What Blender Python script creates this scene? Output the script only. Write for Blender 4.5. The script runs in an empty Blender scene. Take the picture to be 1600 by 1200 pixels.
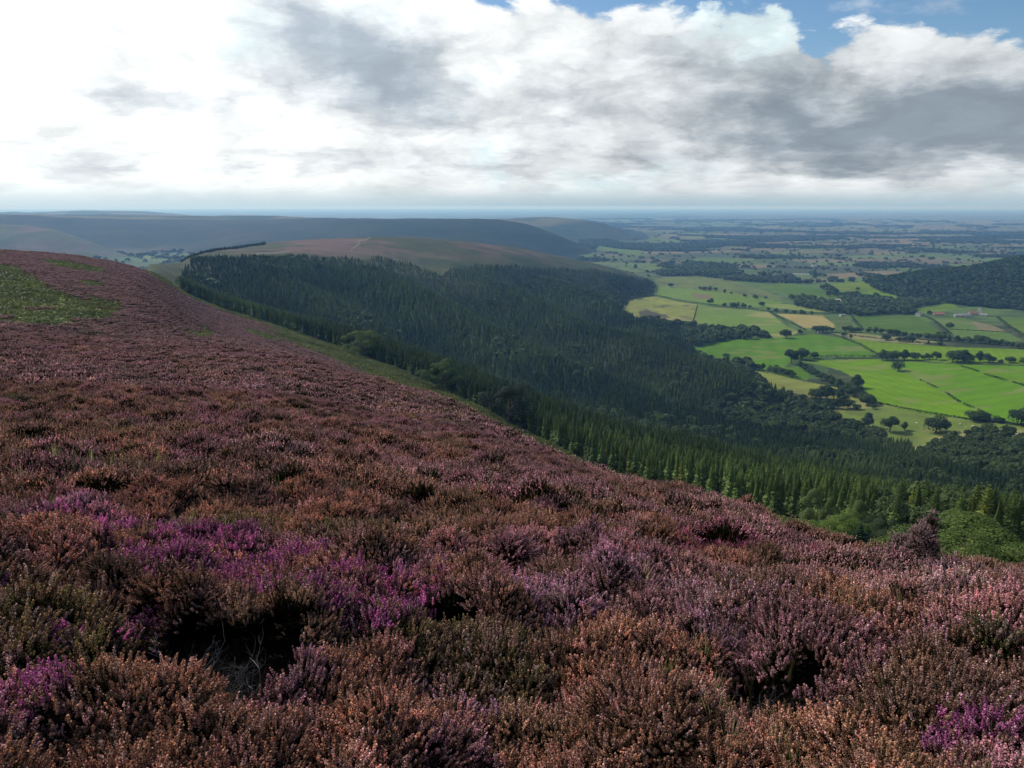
import bpy, math, random
import numpy as np
from mathutils import Vector

rng = np.random.default_rng(7)
random.seed(7)
scene = bpy.context.scene
COL = scene.collection
R = math.radians

# ------------------------------------------------------------------ camera
ZC = 200.0
FPX = 1200.0
HORIZON = 322.0
PITCH = math.atan((600 - HORIZON) / FPX)
SP, CP = math.sin(PITCH), math.cos(PITCH)
cam_d = bpy.data.cameras.new('camera')
cam = bpy.data.objects.new('camera', cam_d)
COL.objects.link(cam)
cam_d.sensor_width = 36
cam_d.lens = 36 * FPX / 1600
cam_d.clip_start = 0.05
cam_d.clip_end = 300000
cam.location = (0, 0, ZC)
cam.rotation_euler = (math.pi / 2 - PITCH, 0, 0)
scene.camera = cam


def pix_dir(x, y):
    """photo pixel -> (azimuth, tan of elevation)"""
    cx = (np.asarray(x, float) - 800) / FPX
    cy = (600 - np.asarray(y, float)) / FPX
    dx, dy, dz = cx, CP + cy * SP, -SP + cy * CP
    return np.arctan2(dx, dy), dz / np.hypot(dx, dy)


def project(X, Y, Z):
    Zr = Z - ZC
    dep = Y * CP - Zr * SP
    up = Y * SP + Zr * CP
    dep = np.where(dep > 0.01, dep, 0.01)
    return 800 + FPX * X / dep, 600 - FPX * up / dep


# ------------------------------------------------------------------ numpy noise
def _hash(ix, iy, s):
    h = (ix.astype(np.int64) * 374761393 + iy.astype(np.int64) * 668265263 + s * 974634777) & 0xffffffff
    h = ((h ^ (h >> 13)) * 1274126177) & 0xffffffff
    return ((h ^ (h >> 16)) & 0xffffff) / float(0xffffff)


def vnoise(x, y, s=0):
    ix, iy = np.floor(x), np.floor(y)
    fx, fy = x - ix, y - iy
    fx = fx * fx * (3 - 2 * fx)
    fy = fy * fy * (3 - 2 * fy)
    a, b = _hash(ix, iy, s), _hash(ix + 1, iy, s)
    c, d = _hash(ix, iy + 1, s), _hash(ix + 1, iy + 1, s)
    return (a + (b - a) * fx) * (1 - fy) + (c + (d - c) * fx) * fy


def fbm(x, y, o=4, s=0, g=0.5):
    t, a, n = 0.0, 1.0, 0.0
    for i in range(o):
        t = t + a * vnoise(x * 2 ** i + 17.3 * i, y * 2 ** i - 9.1 * i, s + i)
        n += a
        a *= g
    return t / n


def sstep(a, b, x):
    t = np.clip((x - a) / (b - a), 0, 1)
    return t * t * (3 - 2 * t)


def inpoly(px, py, poly):
    px, py = np.asarray(px, float), np.asarray(py, float)
    r = np.zeros(px.shape, bool)
    n = len(poly)
    for i in range(n):
        x0, y0 = poly[i]
        x1, y1 = poly[(i + 1) % n]
        if y0 == y1:
            continue
        c = ((y0 > py) != (y1 > py)) & (px < (x1 - x0) * (py - y0) / (y1 - y0) + x0)
        r ^= c
    return r


def pchip(xk, yk, x):
    h = np.diff(xk)
    dl = np.diff(yk) / h
    n = len(xk)
    m = np.zeros(n)
    if n == 2:
        m[:] = dl[0]
    else:
        w1 = 2 * h[1:] + h[:-1]
        w2 = h[1:] + 2 * h[:-1]
        ok = dl[:-1] * dl[1:] > 0
        with np.errstate(all='ignore'):
            hm = (w1 + w2) / (w1 / dl[:-1] + w2 / dl[1:])
        m[1:-1] = np.where(ok, hm, 0)
        m[0], m[-1] = dl[0], dl[-1]
    i = np.clip(np.searchsorted(xk, x) - 1, 0, n - 2)
    t = np.clip((x - xk[i]) / h[i], 0, 1)
    t2, t3 = t * t, t * t * t
    return ((2 * t3 - 3 * t2 + 1) * yk[i] + (t3 - 2 * t2 + t) * h[i] * m[i]
            + (-2 * t3 + 3 * t2) * yk[i + 1] + (t3 - t2) * h[i] * m[i + 1])


# ------------------------------------------------------------------ terrain: feature lines of the real ground
# each entry: (photo x, photo y, distance) or (photo x, ('z', height), distance)
Zs = lambda z: ('z', z)
LINES = [
    [(0, Zs(197.75), .5), (1600, Zs(197.75), .5)],
    [(-600, 1200, 3.2), (0, 1200, 3.2), (800, 1200, 3.3), (1600, 1200, 3.4), (2200, 1200, 3.4)],
    [(-600, 1000, 4.5), (0, 1000, 4.5), (800, 1000, 4.5), (1600, 1010, 4.4), (2200, 1020, 4.4)],
    [(-600, 700, 14), (0, 700, 14), (430, 720, 12.5), (700, 765, 10.2), (960, 830, 8), (1250, 900, 6.6), (1600, 930, 6.0), (2200, 960, 5.6)],
    # crest of the near heather
    [(-600, 500, 105), (0, 517, 100), (300, 532, 85), (450, 549, 75), (560, 580, 64), (700, 616, 47), (850, 694, 30), (960, 738, 22),
     (1100, 764, 16.5), (1150, 776, 15.5), (1250, 828, 15), (1400, 858, 14), (1600, 880, 13), (2200, 910, 12)],
    # little dip behind it
    [(-600, 510, 140), (0, 524, 133), (300, 536, 118), (450, 551, 105), (560, 580, 90), (700, 620, 70), (850, 700, 48), (960, 746, 38),
     (1100, 776, 30), (1250, 836, 28), (1400, 870, 26), (1600, 893, 24), (2200, 920, 24)],
    # moor edge on the left, forest edge on the right
    [(-600, 372, 400), (0, 390, 420), (60, 394, 430), (130, 401, 450), (200, 415, 480), (250, 432, 520), (290, 458, 540), (430, 509, 470), (560, 553, 400),
     (700, 613, 320), (850, 688, 255), (960, 738, 215), (1100, 774, 190), (1250, 814, 170), (1400, 838, 150), (1600, 856, 140), (2200, 880, 140)],
    # near wooded shoulder
    [(-600, Zs(150), 620), (200, Zs(140), 620), (235, 424, 610), (290, 452, 610), (430, 499, 580), (560, 533, 510), (700, 580, 450), (850, 641, 400), (960, 681, 375),
     (1100, 716, 350), (1250, 748, 340), (1400, 777, 330), (1600, 812, 320), (2200, 850, 310)],
    [(-600, Zs(110), 900), (200, Zs(100), 900), (235, 424, 680), (290, 458, 680), (430, 508, 650), (560, 545, 610), (700, 598, 540), (850, 660, 480), (960, 700, 450),
     (1100, 730, 420), (1250, 756, 400), (1400, 778, 390), (1600, 806, 380), (2200, 840, 370)],
    [(-600, Zs(80), 1200), (200, Zs(70), 1200), (235, 420, 740), (290, 446, 740), (430, 487, 730), (560, 517, 760), (700, 562, 720), (850, 617, 640), (960, 652, 590),
     (1100, 694, 540), (1250, 722, 500), (1400, 745, 480), (1600, 770, 460), (2200, 800, 450)],
    [(-600, Zs(40), 1600), (200, Zs(30), 1600), (235, 416, 810), (290, 430, 840), (430, 445, 860), (560, 455, 950), (700, 480, 950), (850, 530, 900), (960, 562, 850), (975, 560, 860),
     (1100, 604, 800), (1250, 650, 720), (1400, 690, 645), (1600, 690, 640), (2200, 690, 640)],
    [(-600, Zs(20), 2000), (200, Zs(15), 2000), (235, 412, 900), (290, 411, 900), (430, 406, 1000), (560, 406, 1150), (700, 430, 1200), (850, 432, 1450), (940, 440, 1600), (985, 462, 1690), (1020, 462, 1740),
     (1040, 520, 1180), (1100, 545, 1090), (1250, 560, 1017), (1600, 560, 1017), (2200, 560, 1017)],
    # moor top in the middle
    [(-600, Zs(10), 2500), (200, Zs(8), 2500), (235, Zs(60), 1300), (290, 406, 1050), (400, 384, 1400), (520, 374, 1550), (620, 372, 1600), (700, 376, 1640), (750, 381, 1660), (870, 401, 1740),
     (950, 419, 1800), (1010, 440, 1880), (1030, Zs(4), 1900), (1100, Zs(2), 1900), (2200, Zs(2), 1900)],
    [(-600, Zs(6), 2900), (200, Zs(4), 2800), (300, Zs(30), 2400), (430, Zs(60), 2300), (850, Zs(50), 2300), (960, Zs(4), 2400), (1030, Zs(0), 2400), (2200, Zs(0), 2400)],
    # spur on the left
    [(-600, 335, 3700), (0, 351, 3600), (60, 355, 3500), (120, 370, 3350), (160, 386, 3250), (200, 399, 3100), (260, 402, 3100), (430, Zs(30), 2900), (700, Zs(25), 2750), (930, Zs(4), 2850), (1030, Zs(0), 2900), (2200, Zs(0), 2900)],
    [(-600, 345, 3950), (0, 356, 3900), (60, 362, 3850), (120, 382, 3700), (160, 392, 3500), (200, 400, 3350), (260, 392, 3400), (430, 372, 3350), (560, 372, 3200), (700, 372, 3080), (850, 388, 3050), (930, Zs(8), 3050), (1030, Zs(0), 3050), (2200, Zs(0), 3050)],
    # long plateau
    [(-600, 334, 4500), (0, 337, 4500), (200, 342, 4500), (430, 344, 4300), (500, 343, 4000), (640, 342, 3700), (750, 342, 3620), (790, 344, 3600), (850, 359, 3500), (900, 380, 3350), (940, 397, 3250), (1000, Zs(0), 3250), (2200, Zs(0), 3250)],
    [(-600, Zs(150), 5600), (0, Zs(148), 5600), (430, Zs(140), 5200), (560, Zs(120), 4700), (700, Zs(90), 4500), (790, Zs(30), 4400), (850, Zs(0), 4300), (2200, Zs(0), 4300)],
    # farther headland
    [(-600, Zs(120), 6200), (430, Zs(100), 6000), (700, Zs(110), 5400), (800, 341, 5400), (850, 339, 5500), (900, 342, 5400), (940, 349, 5200), (980, 363, 5000), (1020, Zs(6), 4800), (1060, Zs(0), 4700), (2200, Zs(0), 4700)],
    [(-600, Zs(100), 7400), (400, Zs(60), 7400), (560, Zs(0), 7400), (2200, Zs(0), 7400)],
    [(-600, 330, 9500), (0, 332, 9500), (22, 331, 9500), (40, 332, 9500), (130, 329, 9500), (215, 330, 9500), (260, 333, 9500), (310, 339, 9500), (330, Zs(40), 9500), (420, Zs(0), 9500), (2200, Zs(0), 9500)],
    [(-600, Zs(60), 13000), (300, Zs(30), 13000), (420, Zs(0), 13000), (2200, Zs(0), 13000)],
    [(0, Zs(0), 60000), (1600, Zs(0), 60000)],
]
AZ = np.concatenate([np.linspace(-100, -42, 24)[:-1], np.linspace(-42, 42, 841), np.linspace(42, 100, 24)[1:]]) * math.pi / 180
DD = np.unique(np.concatenate([
    np.geomspace(.5, 15, 80), np.geomspace(15, 150, 140), np.geomspace(150, 600, 170),
    np.geomspace(600, 2600, 430), np.geomspace(2600, 60000, 330)]))
LND = np.log(DD)
lt, ll = [], []
for L in LINES:
    a, t, d = [], [], []
    for (x, y, dist) in L:
        if isinstance(y, tuple):
            az, _ = pix_dir(x, 420)
            tn = (y[1] - ZC) / dist
        else:
            az, tn = pix_dir(x, y)
        a.append(float(az)); t.append(float(tn)); d.append(math.log(dist))
    a = np.array(a); o = np.argsort(a)
    a, t, d = a[o], np.array(t)[o], np.array(d)[o]
    azc = np.clip(AZ, a[0], a[-1])
    lt.append(pchip(a, t, azc) if len(a) > 2 else np.interp(azc, a, t))
    ll.append(pchip(a, d, azc) if len(a) > 2 else np.interp(azc, a, d))
lt, ll = np.array(lt), np.array(ll)
for i in range(1, len(ll)):
    ll[i] = np.maximum(ll[i], ll[i - 1] + .03)
lz = ZC + np.exp(ll) * lt
for i, q in enumerate((0, .19, .23, .42, .76, .80)): lz[i] -= q + (.5 * sstep(18, 45, np.exp(ll[4])) if i in (4, 5) else 0)      # the photo shows heather tops; the ground is lower
NA, ND = len(AZ), len(DD)
Zg = np.empty((NA, ND))
for j in range(NA):
    Zg[j] = pchip(ll[:, j], lz[:, j], LND)
# soften kinks a little across azimuth
for _ in range(2):
    Zg[1:-1] = .25 * Zg[:-2] + .5 * Zg[1:-1] + .25 * Zg[2:]
LN_CREST, LN_EDGE = ll[4], ll[6]
LN_TOP = ll[11]
Xg = np.sin(AZ)[:, None] * DD[None]
Yg = np.cos(AZ)[:, None] * DD[None]


def bump(cx, cy, rx, ry, h, rot=0):
    dx, dy = Xg - cx, Yg - cy
    c, s = math.cos(rot), math.sin(rot)
    u, v = (dx * c + dy * s) / rx, (-dx * s + dy * c) / ry
    return h * np.clip(1 - (u * u + v * v), 0, 1) ** 1.5


def flat_at(x, y, z=0.0):
    az, tn = pix_dir(x, y)
    d = (z - ZC) / tn
    return float(d * np.sin(az)), float(d * np.cos(az))


ins = np.abs(AZ) < 2
valley = sstep(20, 6, Zg) * sstep(600, 900, DD)[None] * sstep(3600, 2600, DD)[None]
add = (fbm(Xg / 260, Yg / 260, 3, 5) - .5) * 9 * valley
# small knolls in the pastures and the wooded hill on the right
bx, by = flat_at(1345, 452); add += bump(bx, by, 260, 190, 9)
bx, by = flat_at(1425, 460); add += bump(bx, by, 210, 190, 12)
hx, hy = 1390, 1650
hill = bump(hx, hy, 600, 420, 100, R(-20)) + bump(hx + 450, hy + 100, 800, 480, 45, R(-10))
hill = np.minimum(hill, 74 + .2 * (hill - 74).clip(0))
add += hill
gul = (fbm(Xg / 90, Yg / 90, 4, 9) - .5)


def spur(pts, h, wd):
    P = []
    for (px_, d_) in pts:
        a_ = float(pix_dir(px_, 520)[0]); P.append((d_ * math.sin(a_), d_ * math.cos(a_)))
    best = np.full(Xg.shape, 1e9); L_ = len(P) - 1
    fade = np.zeros(Xg.shape)
    for i_, ((xa, ya), (xb, yb)) in enumerate(zip(P[:-1], P[1:])):
        t_ = ((Xg - xa) * (xb - xa) + (Yg - ya) * (yb - ya)) / ((xb - xa) ** 2 + (yb - ya) ** 2)
        tc_ = np.clip(t_, 0, 1)
        dd_ = np.hypot(Xg - xa - tc_ * (xb - xa), Yg - ya - tc_ * (yb - ya))
        f_ = np.sin(np.clip((i_ + tc_) / L_, .0, 1) * math.pi) ** .6
        nb_ = dd_ < best
        best = np.where(nb_, dd_, best); fade = np.where(nb_, f_, fade)
    return h * fade * np.exp(-(best / wd) ** 2)


add += spur([(740, 1180), (800, 1080), (900, 960), (1010, 860), (1130, 790), (1200, 740)], 25, 75)
add += spur([(540, 1080), (620, 960), (720, 850), (850, 740), (960, 680)], 18, 60)
add -= spur([(660, 1120), (760, 960), (880, 850), (1000, 770), (1100, 720)], 17, 60)
add += spur([(380, 900), (450, 820), (540, 770), (600, 720)], 13, 50)
add += spur([(850, 1400), (930, 1250), (1000, 1100), (1080, 960)], 14, 60)
add -= spur([(800, 1330), (880, 1150), (960, 1000), (1060, 880)], 14, 55)
add += gul * 9 * sstep(520, 900, DD)[None] * sstep(10, 40, Zg)
gul2 = (fbm(Xg / 420 + 3, Yg / 420, 4, 13) - .5)
add += gul2 * 15 * sstep(2300, 3000, DD)[None] * sstep(8, 60, Zg) * sstep(8000, 5000, DD)[None]
add += (fbm(Xg / 14, Yg / 14, 3, 21) - .5) * 1.3 * sstep(60, 160, DD)[None] * sstep(900, 400, DD)[None]
add += (fbm(Xg / 2.2, Yg / 2.2, 3, 25) - .5) * .35 * sstep(2, 8, DD)[None] * sstep(200, 60, DD)[None]
Zg = Zg + add
PX, PY = project(Xg, Yg, Zg)
TELEV = (Zg - ZC) / DD[None]
VISMAX = np.maximum.accumulate(TELEV, axis=1)
print('terrain z', Zg.min(), Zg.max())


def gi(x, y):
    az = np.arctan2(x, y)
    d = np.hypot(x, y)
    fa = np.interp(az, AZ, np.arange(NA))
    fd = np.interp(np.log(np.maximum(d, .5)), LND, np.arange(ND))
    ia = np.clip(fa.astype(int), 0, NA - 2)
    idd = np.clip(fd.astype(int), 0, ND - 2)
    return ia, idd, fa - ia, fd - idd


def samp(G, x, y):
    ia, i, fa, fd = gi(np.asarray(x, float), np.asarray(y, float))
    return ((G[ia, i] * (1 - fd) + G[ia, i + 1] * fd) * (1 - fa) + (G[ia + 1, i] * (1 - fd) + G[ia + 1, i + 1] * fd) * fa)


def ground(x, y):
    return samp(Zg, x, y)


def lnline(line, x, y):
    return np.interp(np.arctan2(x, y), AZ, line)


def visible(x, y, h, margin=0.0):
    """is a thing of height h standing at x, y above everything nearer?"""
    x, y = np.asarray(x, float), np.asarray(y, float)
    d = np.hypot(x, y)
    top = (ground(x, y) + h - ZC) / d
    ia, i, fa, fd = gi(x, y)
    vm = VISMAX[ia, np.maximum(i - 2, 0)]
    return top > vm - margin / d


def at(px, py, dmin=0.0):
    """the point of the ground seen at a photo pixel"""
    az, tn = pix_dir(px, py)
    fa = np.interp(float(az), AZ, np.arange(NA)); ia = int(fa); f = fa - ia
    prof = TELEV[ia] * (1 - f) + TELEV[ia + 1] * f
    ok = np.where((prof >= tn) & (DD > dmin))[0]
    i = ok[0] if len(ok) else ND - 1
    d = DD[i]
    if i > 0 and prof[i - 1] < tn and DD[i - 1] > dmin:
        w = (tn - prof[i - 1]) / (prof[i] - prof[i - 1])
        d = DD[i - 1] + w * (DD[i] - DD[i - 1])
    x, y = d * math.sin(az), d * math.cos(az)
    return Vector((x, y, float(ground(x, y))))


# ------------------------------------------------------------------ materials
def nodes_of(m):
    m.use_nodes = True
    nt = m.node_tree
    nt.nodes.clear()
    return nt


def N(nt, typ, **kw):
    n = nt.nodes.new(typ)
    for k, v in kw.items():
        if k.startswith('i_'):
            n.inputs[k[2:].replace('_', ' ')].default_value = v
        else:
            setattr(n, k, v)
    return n


class G:
    """tiny helper to write node maths as expressions"""
    def __init__(s, nt): s.nt = nt

    def val(s, sock, v):
        if hasattr(v, 'is_output') or isinstance(v, bpy.types.NodeSocket):
            s.nt.links.new(v, sock)
        else:
            sock.default_value = v

    def m(s, op, a, b=0.0, c=0.0, clamp=False):
        n = s.nt.nodes.new('ShaderNodeMath'); n.operation = op; n.use_clamp = clamp
        s.val(n.inputs[0], a); s.val(n.inputs[1], b); s.val(n.inputs[2], c)
        return n.outputs[0]

    def add(s, a, b): return s.m('ADD', a, b)
    def sub(s, a, b): return s.m('SUBTRACT', a, b)
    def mul(s, a, b): return s.m('MULTIPLY', a, b)

    def ss(s, x, a, b):
        n = s.nt.nodes.new('ShaderNodeMapRange'); n.interpolation_type = 'SMOOTHSTEP'
        s.val(n.inputs['Value'], x)
        s.val(n.inputs['From Min'], a); s.val(n.inputs['From Max'], b)
        return n.outputs[0]

    def mix(s, f, a, b, blend='MIX'):
        n = s.nt.nodes.new('ShaderNodeMix'); n.data_type = 'RGBA'; n.blend_type = blend
        s.val(n.inputs[0], f)
        for k, v in ((6, a), (7, b)):
            if isinstance(v, (tuple, list)):
                n.inputs[k].default_value = tuple(v) + ((1,) if len(v) == 3 else ())
            else:
                s.nt.links.new(v, n.inputs[k])
        return n.outputs[2]

    def noise(s, vec, scale, detail=3, rough=.5, out=0, dist=0.0, dim='3D'):
        n = s.nt.nodes.new('ShaderNodeTexNoise'); n.noise_dimensions = dim
        if vec is not None: s.nt.links.new(vec, n.inputs['Vector'])
        n.inputs['Scale'].default_value = scale
        n.inputs['Detail'].default_value = detail
        n.inputs['Roughness'].default_value = rough
        n.inputs['Distortion'].default_value = dist
        return n.outputs[out]


def land_material(name, s1, s2, amp=.35, warm=(1.15, 1.0, .8), bump=0.0, bscale=1.0):
    """ground cover: its own cover colour with blotches of growth at two scales"""
    m = bpy.data.materials.new(name); nt = nodes_of(m); g = G(nt)
    out = N(nt, 'ShaderNodeOutputMaterial'); b = N(nt, 'ShaderNodeBsdfPrincipled')
    b.inputs['Roughness'].default_value = .95
    b.inputs['Specular IOR Level'].default_value = .1
    at_ = N(nt, 'ShaderNodeAttribute', attribute_name='cover')
    geo = N(nt, 'ShaderNodeNewGeometry')
    n1 = g.noise(geo.outputs['Position'], s1, 4, .6)
    n2 = g.noise(geo.outputs['Position'], s2, 4, .65)
    f = g.add(g.mul(g.sub(n1, .5), amp * 2.2), g.mul(g.sub(n2, .5), amp * 2.2))
    f = g.add(f, 1.0)
    vm = N(nt, 'ShaderNodeVectorMath', operation='SCALE')
    nt.links.new(at_.outputs['Color'], vm.inputs[0]); nt.links.new(f, vm.inputs['Scale'])
    w = g.mix(g.ss(n2, .45, .7), vm.outputs[0], tuple(warm), 'MULTIPLY')
    nt.links.new(w, b.inputs['Base Color'])
    if bump:
        bp = N(nt, 'ShaderNodeBump'); bp.inputs['Strength'].default_value = bump; bp.inputs['Distance'].default_value = bscale
        nt.links.new(n2, bp.inputs['Height']); nt.links.new(bp.outputs[0], b.inputs['Normal'])
    nt.links.new(b.outputs[0], out.inputs[0])
    return m


def plant_material(name, colour_src, trans=.3, jitter=.35, flower=False, rough=.7):
    """leaves: colour from the plant, jittered from plant to plant; some light comes through"""
    m = bpy.data.materials.new(name); nt = nodes_of(m); g = G(nt)
    out = N(nt, 'ShaderNodeOutputMaterial'); b = N(nt, 'ShaderNodeBsdfPrincipled')
    b.inputs['Roughness'].default_value = rough
    b.inputs['Specular IOR Level'].default_value = .12
    oi = N(nt, 'ShaderNodeObjectInfo')
    geo = N(nt, 'ShaderNodeNewGeometry')
    if colour_src == 'instance':
        a = N(nt, 'ShaderNodeAttribute', attribute_name='tint', attribute_type='INSTANCER'); colr = a.outputs['Color']
    else:
        colr = oi.outputs['Color']
    k = g.add(g.mul(g.sub(oi.outputs['Random'], .5), jitter), 1.0)
    vm = N(nt, 'ShaderNodeVectorMath', operation='SCALE')
    if flower:
        pa = N(nt, 'ShaderNodeAttribute', attribute_name='bloom')
        leaf = g.mix(oi.outputs['Random'], (.012, .015, .006), (.032, .022, .010))
        sp = N(nt, 'ShaderNodeAttribute', attribute_name='sprig')
        faded_lit = g.mix(g.m('MULTIPLY', g.ss(sp.outputs['Fac'], .72, .9), .8), colr, (.47, .28, .20))
        faded_lit = g.mix(g.m('MULTIPLY', g.ss(sp.outputs['Fac'], .22, .0), .65), faded_lit, (.84, .62, .62))  # pale highlights mixed into the colour of some sprigs
        colr = g.mix(pa.outputs['Fac'], leaf, faded_lit)
    nt.links.new(colr, vm.inputs[0])
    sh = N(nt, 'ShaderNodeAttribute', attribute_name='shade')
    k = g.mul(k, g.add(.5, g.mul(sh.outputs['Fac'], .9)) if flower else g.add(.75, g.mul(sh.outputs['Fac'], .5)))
    nt.links.new(k, vm.inputs['Scale'])
    nt.links.new(vm.outputs[0], b.inputs['Base Color'])
    tr = N(nt, 'ShaderNodeBsdfTranslucent'); nt.links.new(vm.outputs[0], tr.inputs['Color'])
    mx = N(nt, 'ShaderNodeMixShader'); mx.inputs[0].default_value = trans
    nt.links.new(b.outputs[0], mx.inputs[1]); nt.links.new(tr.outputs[0], mx.inputs[2])
    nt.links.new(mx.outputs[0], out.inputs[0])
    return m


def plain_material(name, c1, c2, scale=8, rough=.85, bump=.2):
    m = bpy.data.materials.new(name); nt = nodes_of(m); g = G(nt)
    out = N(nt, 'ShaderNodeOutputMaterial'); b = N(nt, 'ShaderNodeBsdfPrincipled')
    b.inputs['Roughness'].default_value = rough
    tc = N(nt, 'ShaderNodeTexCoord')
    n = g.noise(tc.outputs['Object'], scale, 5, .6)
    nt.links.new(g.mix(n, c1, c2), b.inputs['Base Color'])
    bp = N(nt, 'ShaderNodeBump'); bp.inputs['Strength'].default_value = bump
    nt.links.new(n, bp.inputs['Height']); nt.links.new(bp.outputs[0], b.inputs['Normal'])
    nt.links.new(b.outputs[0], out.inputs[0])
    return m


M = {}
M['heath'] = land_material('heath_ground', .5, 6.0, .35, bump=.4, bscale=.1)
M['moor'] = land_material('moor_grass', .012, .09, .45, (1.1, .95, .85), bump=.8, bscale=4)
M['field'] = land_material('pasture_grass', .02, .25, .13, (1.12, .98, .9))
M['plain'] = land_material('plain_ground', .002, .02, .3, (1.05, 1.0, .95))
M['floor'] = land_material('forest_ground', .05, .6, .3)
M['needles'] = plant_material('conifer_needles', 'object', .22, .5)
M['needles_mass'] = plant_material('conifer_needles_mass', 'instance', .22, .5)
M['leaves'] = plant_material('broad_leaves', 'object', .3, .35)
M['leaves_mass'] = plant_material('broad_leaves_mass', 'instance', .3, .4)
M['heather'] = plant_material('heather_sprigs', 'instance', .5, .5, flower=True)
M['heather_own'] = plant_material('heather_sprigs_single', 'object', .35, .3, flower=True)
M['bark'] = plain_material('bark', (.05, .035, .025), (.11, .085, .065), 6)
M['deadwood'] = plain_material('dead_wood', (.13, .12, .115), (.33, .31, .30), 30)


# ------------------------------------------------------------------ mesh helpers
def mesh_np(name, V, F, mats=(), attrs=None, smooth=False, fmat=None):
    """V (n,3); F a list of (k,m) index arrays"""
    me = bpy.data.meshes.new(name)
    V = np.ascontiguousarray(V, np.float32)
    F = [np.asarray(f, np.int32) for f in F if len(f)]
    me.vertices.add(len(V)); me.vertices.foreach_set('co', V.ravel())
    tot = sum(f.size for f in F); cnt = sum(len(f) for f in F)
    me.loops.add(tot); me.polygons.add(cnt)
    me.loops.foreach_set('vertex_index', np.concatenate([f.ravel() for f in F]))
    sizes = np.concatenate([np.full(len(f), f.shape[1], np.int32) for f in F])
    st = np.concatenate([[0], np.cumsum(sizes)[:-1]]).astype(np.int32)
    me.polygons.foreach_set('loop_start', st)
    me.polygons.foreach_set('use_smooth', np.full(cnt, smooth))
    for m in mats: me.materials.append(m)
    if fmat is not None:
        me.polygons.foreach_set('material_index', np.asarray(fmat, np.int32))
    for k, a in (attrs or {}).items():
        a = np.asarray(a, np.float32)
        if a.ndim == 2:
            at_ = me.attributes.new(k, 'FLOAT_COLOR', 'POINT')
            at_.data.foreach_set('color', np.concatenate([a, np.ones((len(a), 1), np.float32)], 1).ravel())
        else:
            at_ = me.attributes.new(k, 'FLOAT', 'POINT'); at_.data.foreach_set('value', a.ravel())
    me.update(calc_edges=True)
    me.validate()
    return me


def link(name, data, label=None, cat=None, group=None, kind=None, parent=None, loc=None):
    o = bpy.data.objects.new(name, data)
    COL.objects.link(o)
    if parent is not None: o.parent = parent
    if loc is not None: o.location = loc
    if label: o['label'] = label
    if cat: o['category'] = cat
    if group: o['group'] = group
    if kind: o['kind'] = kind
    return o


def tube_np(pts, rad, sides=6):
    pts = np.asarray(pts, float); n = len(pts)
    rad = np.broadcast_to(rad, (n,))
    t = np.gradient(pts, axis=0); t /= np.linalg.norm(t, axis=1)[:, None] + 1e-9
    ref = np.array([0, 0, 1.]) if abs(t[0, 2]) < .8 else np.array([1., 0, 0])
    u = np.cross(t, ref); u /= np.linalg.norm(u, axis=1)[:, None] + 1e-9
    v = np.cross(t, u)
    a = np.arange(sides) * 2 * math.pi / sides
    V = pts[:, None] + rad[:, None, None] * (np.cos(a)[None, :, None] * u[:, None] + np.sin(a)[None, :, None] * v[:, None])
    V = V.reshape(-1, 3)
    F = []
    for i in range(n - 1):
        for k in range(sides):
            k2 = (k + 1) % sides
            F.append((i * sides + k, i * sides + k2, (i + 1) * sides + k2, (i + 1) * sides + k))
    return V, np.array(F, np.int32)


class MB:
    """collects pieces into one mesh"""
    def __init__(s): s.V, s.T, s.Q, s.n, s.A = [], [], [], 0, {}

    def add(s, V, T=None, Q=None, **attr):
        s.V.append(V)
        if T is not None and len(T): s.T.append(np.asarray(T) + s.n)
        if Q is not None and len(Q): s.Q.append(np.asarray(Q) + s.n)
        for k, v in attr.items():
            s.A.setdefault(k, []).append(np.broadcast_to(v, (len(V),)))
        s.n += len(V)

    def tube(s, pts, rad, sides=6, **attr):
        V, Q = tube_np(pts, rad, sides); s.add(V, None, Q, **attr)

    def mesh(s, name, mats, smooth=False):
        F = []
        if s.T: F.append(np.concatenate(s.T))
        if s.Q: F.append(np.concatenate(s.Q))
        return mesh_np(name, np.concatenate(s.V), F, mats, {k: np.concatenate(v) for k, v in s.A.items()}, smooth)


def rand_dirs(n, r):
    v = r.normal(size=(n, 3)); return v / np.linalg.norm(v, axis=1)[:, None]


def quads_at(C, Nn, size, r, aspect=1.0):
    """leafy flakes: a bent quad at every centre facing Nn"""
    n = len(C)
    u = np.cross(Nn, rand_dirs(n, r)); u /= np.linalg.norm(u, axis=1)[:, None] + 1e-9
    v = np.cross(Nn, u)
    s = np.broadcast_to(size, (n,))[:, None]
    j = lambda: r.uniform(.55, 1.25, (n, 1))
    V = np.stack([C - u * s * j(), C - v * s * aspect * j() + Nn * s * .25, C + u * s * j(), C + v * s * aspect * j() - Nn * s * .2], 1)
    return V.reshape(-1, 3), np.arange(4 * n).reshape(n, 4)


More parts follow.
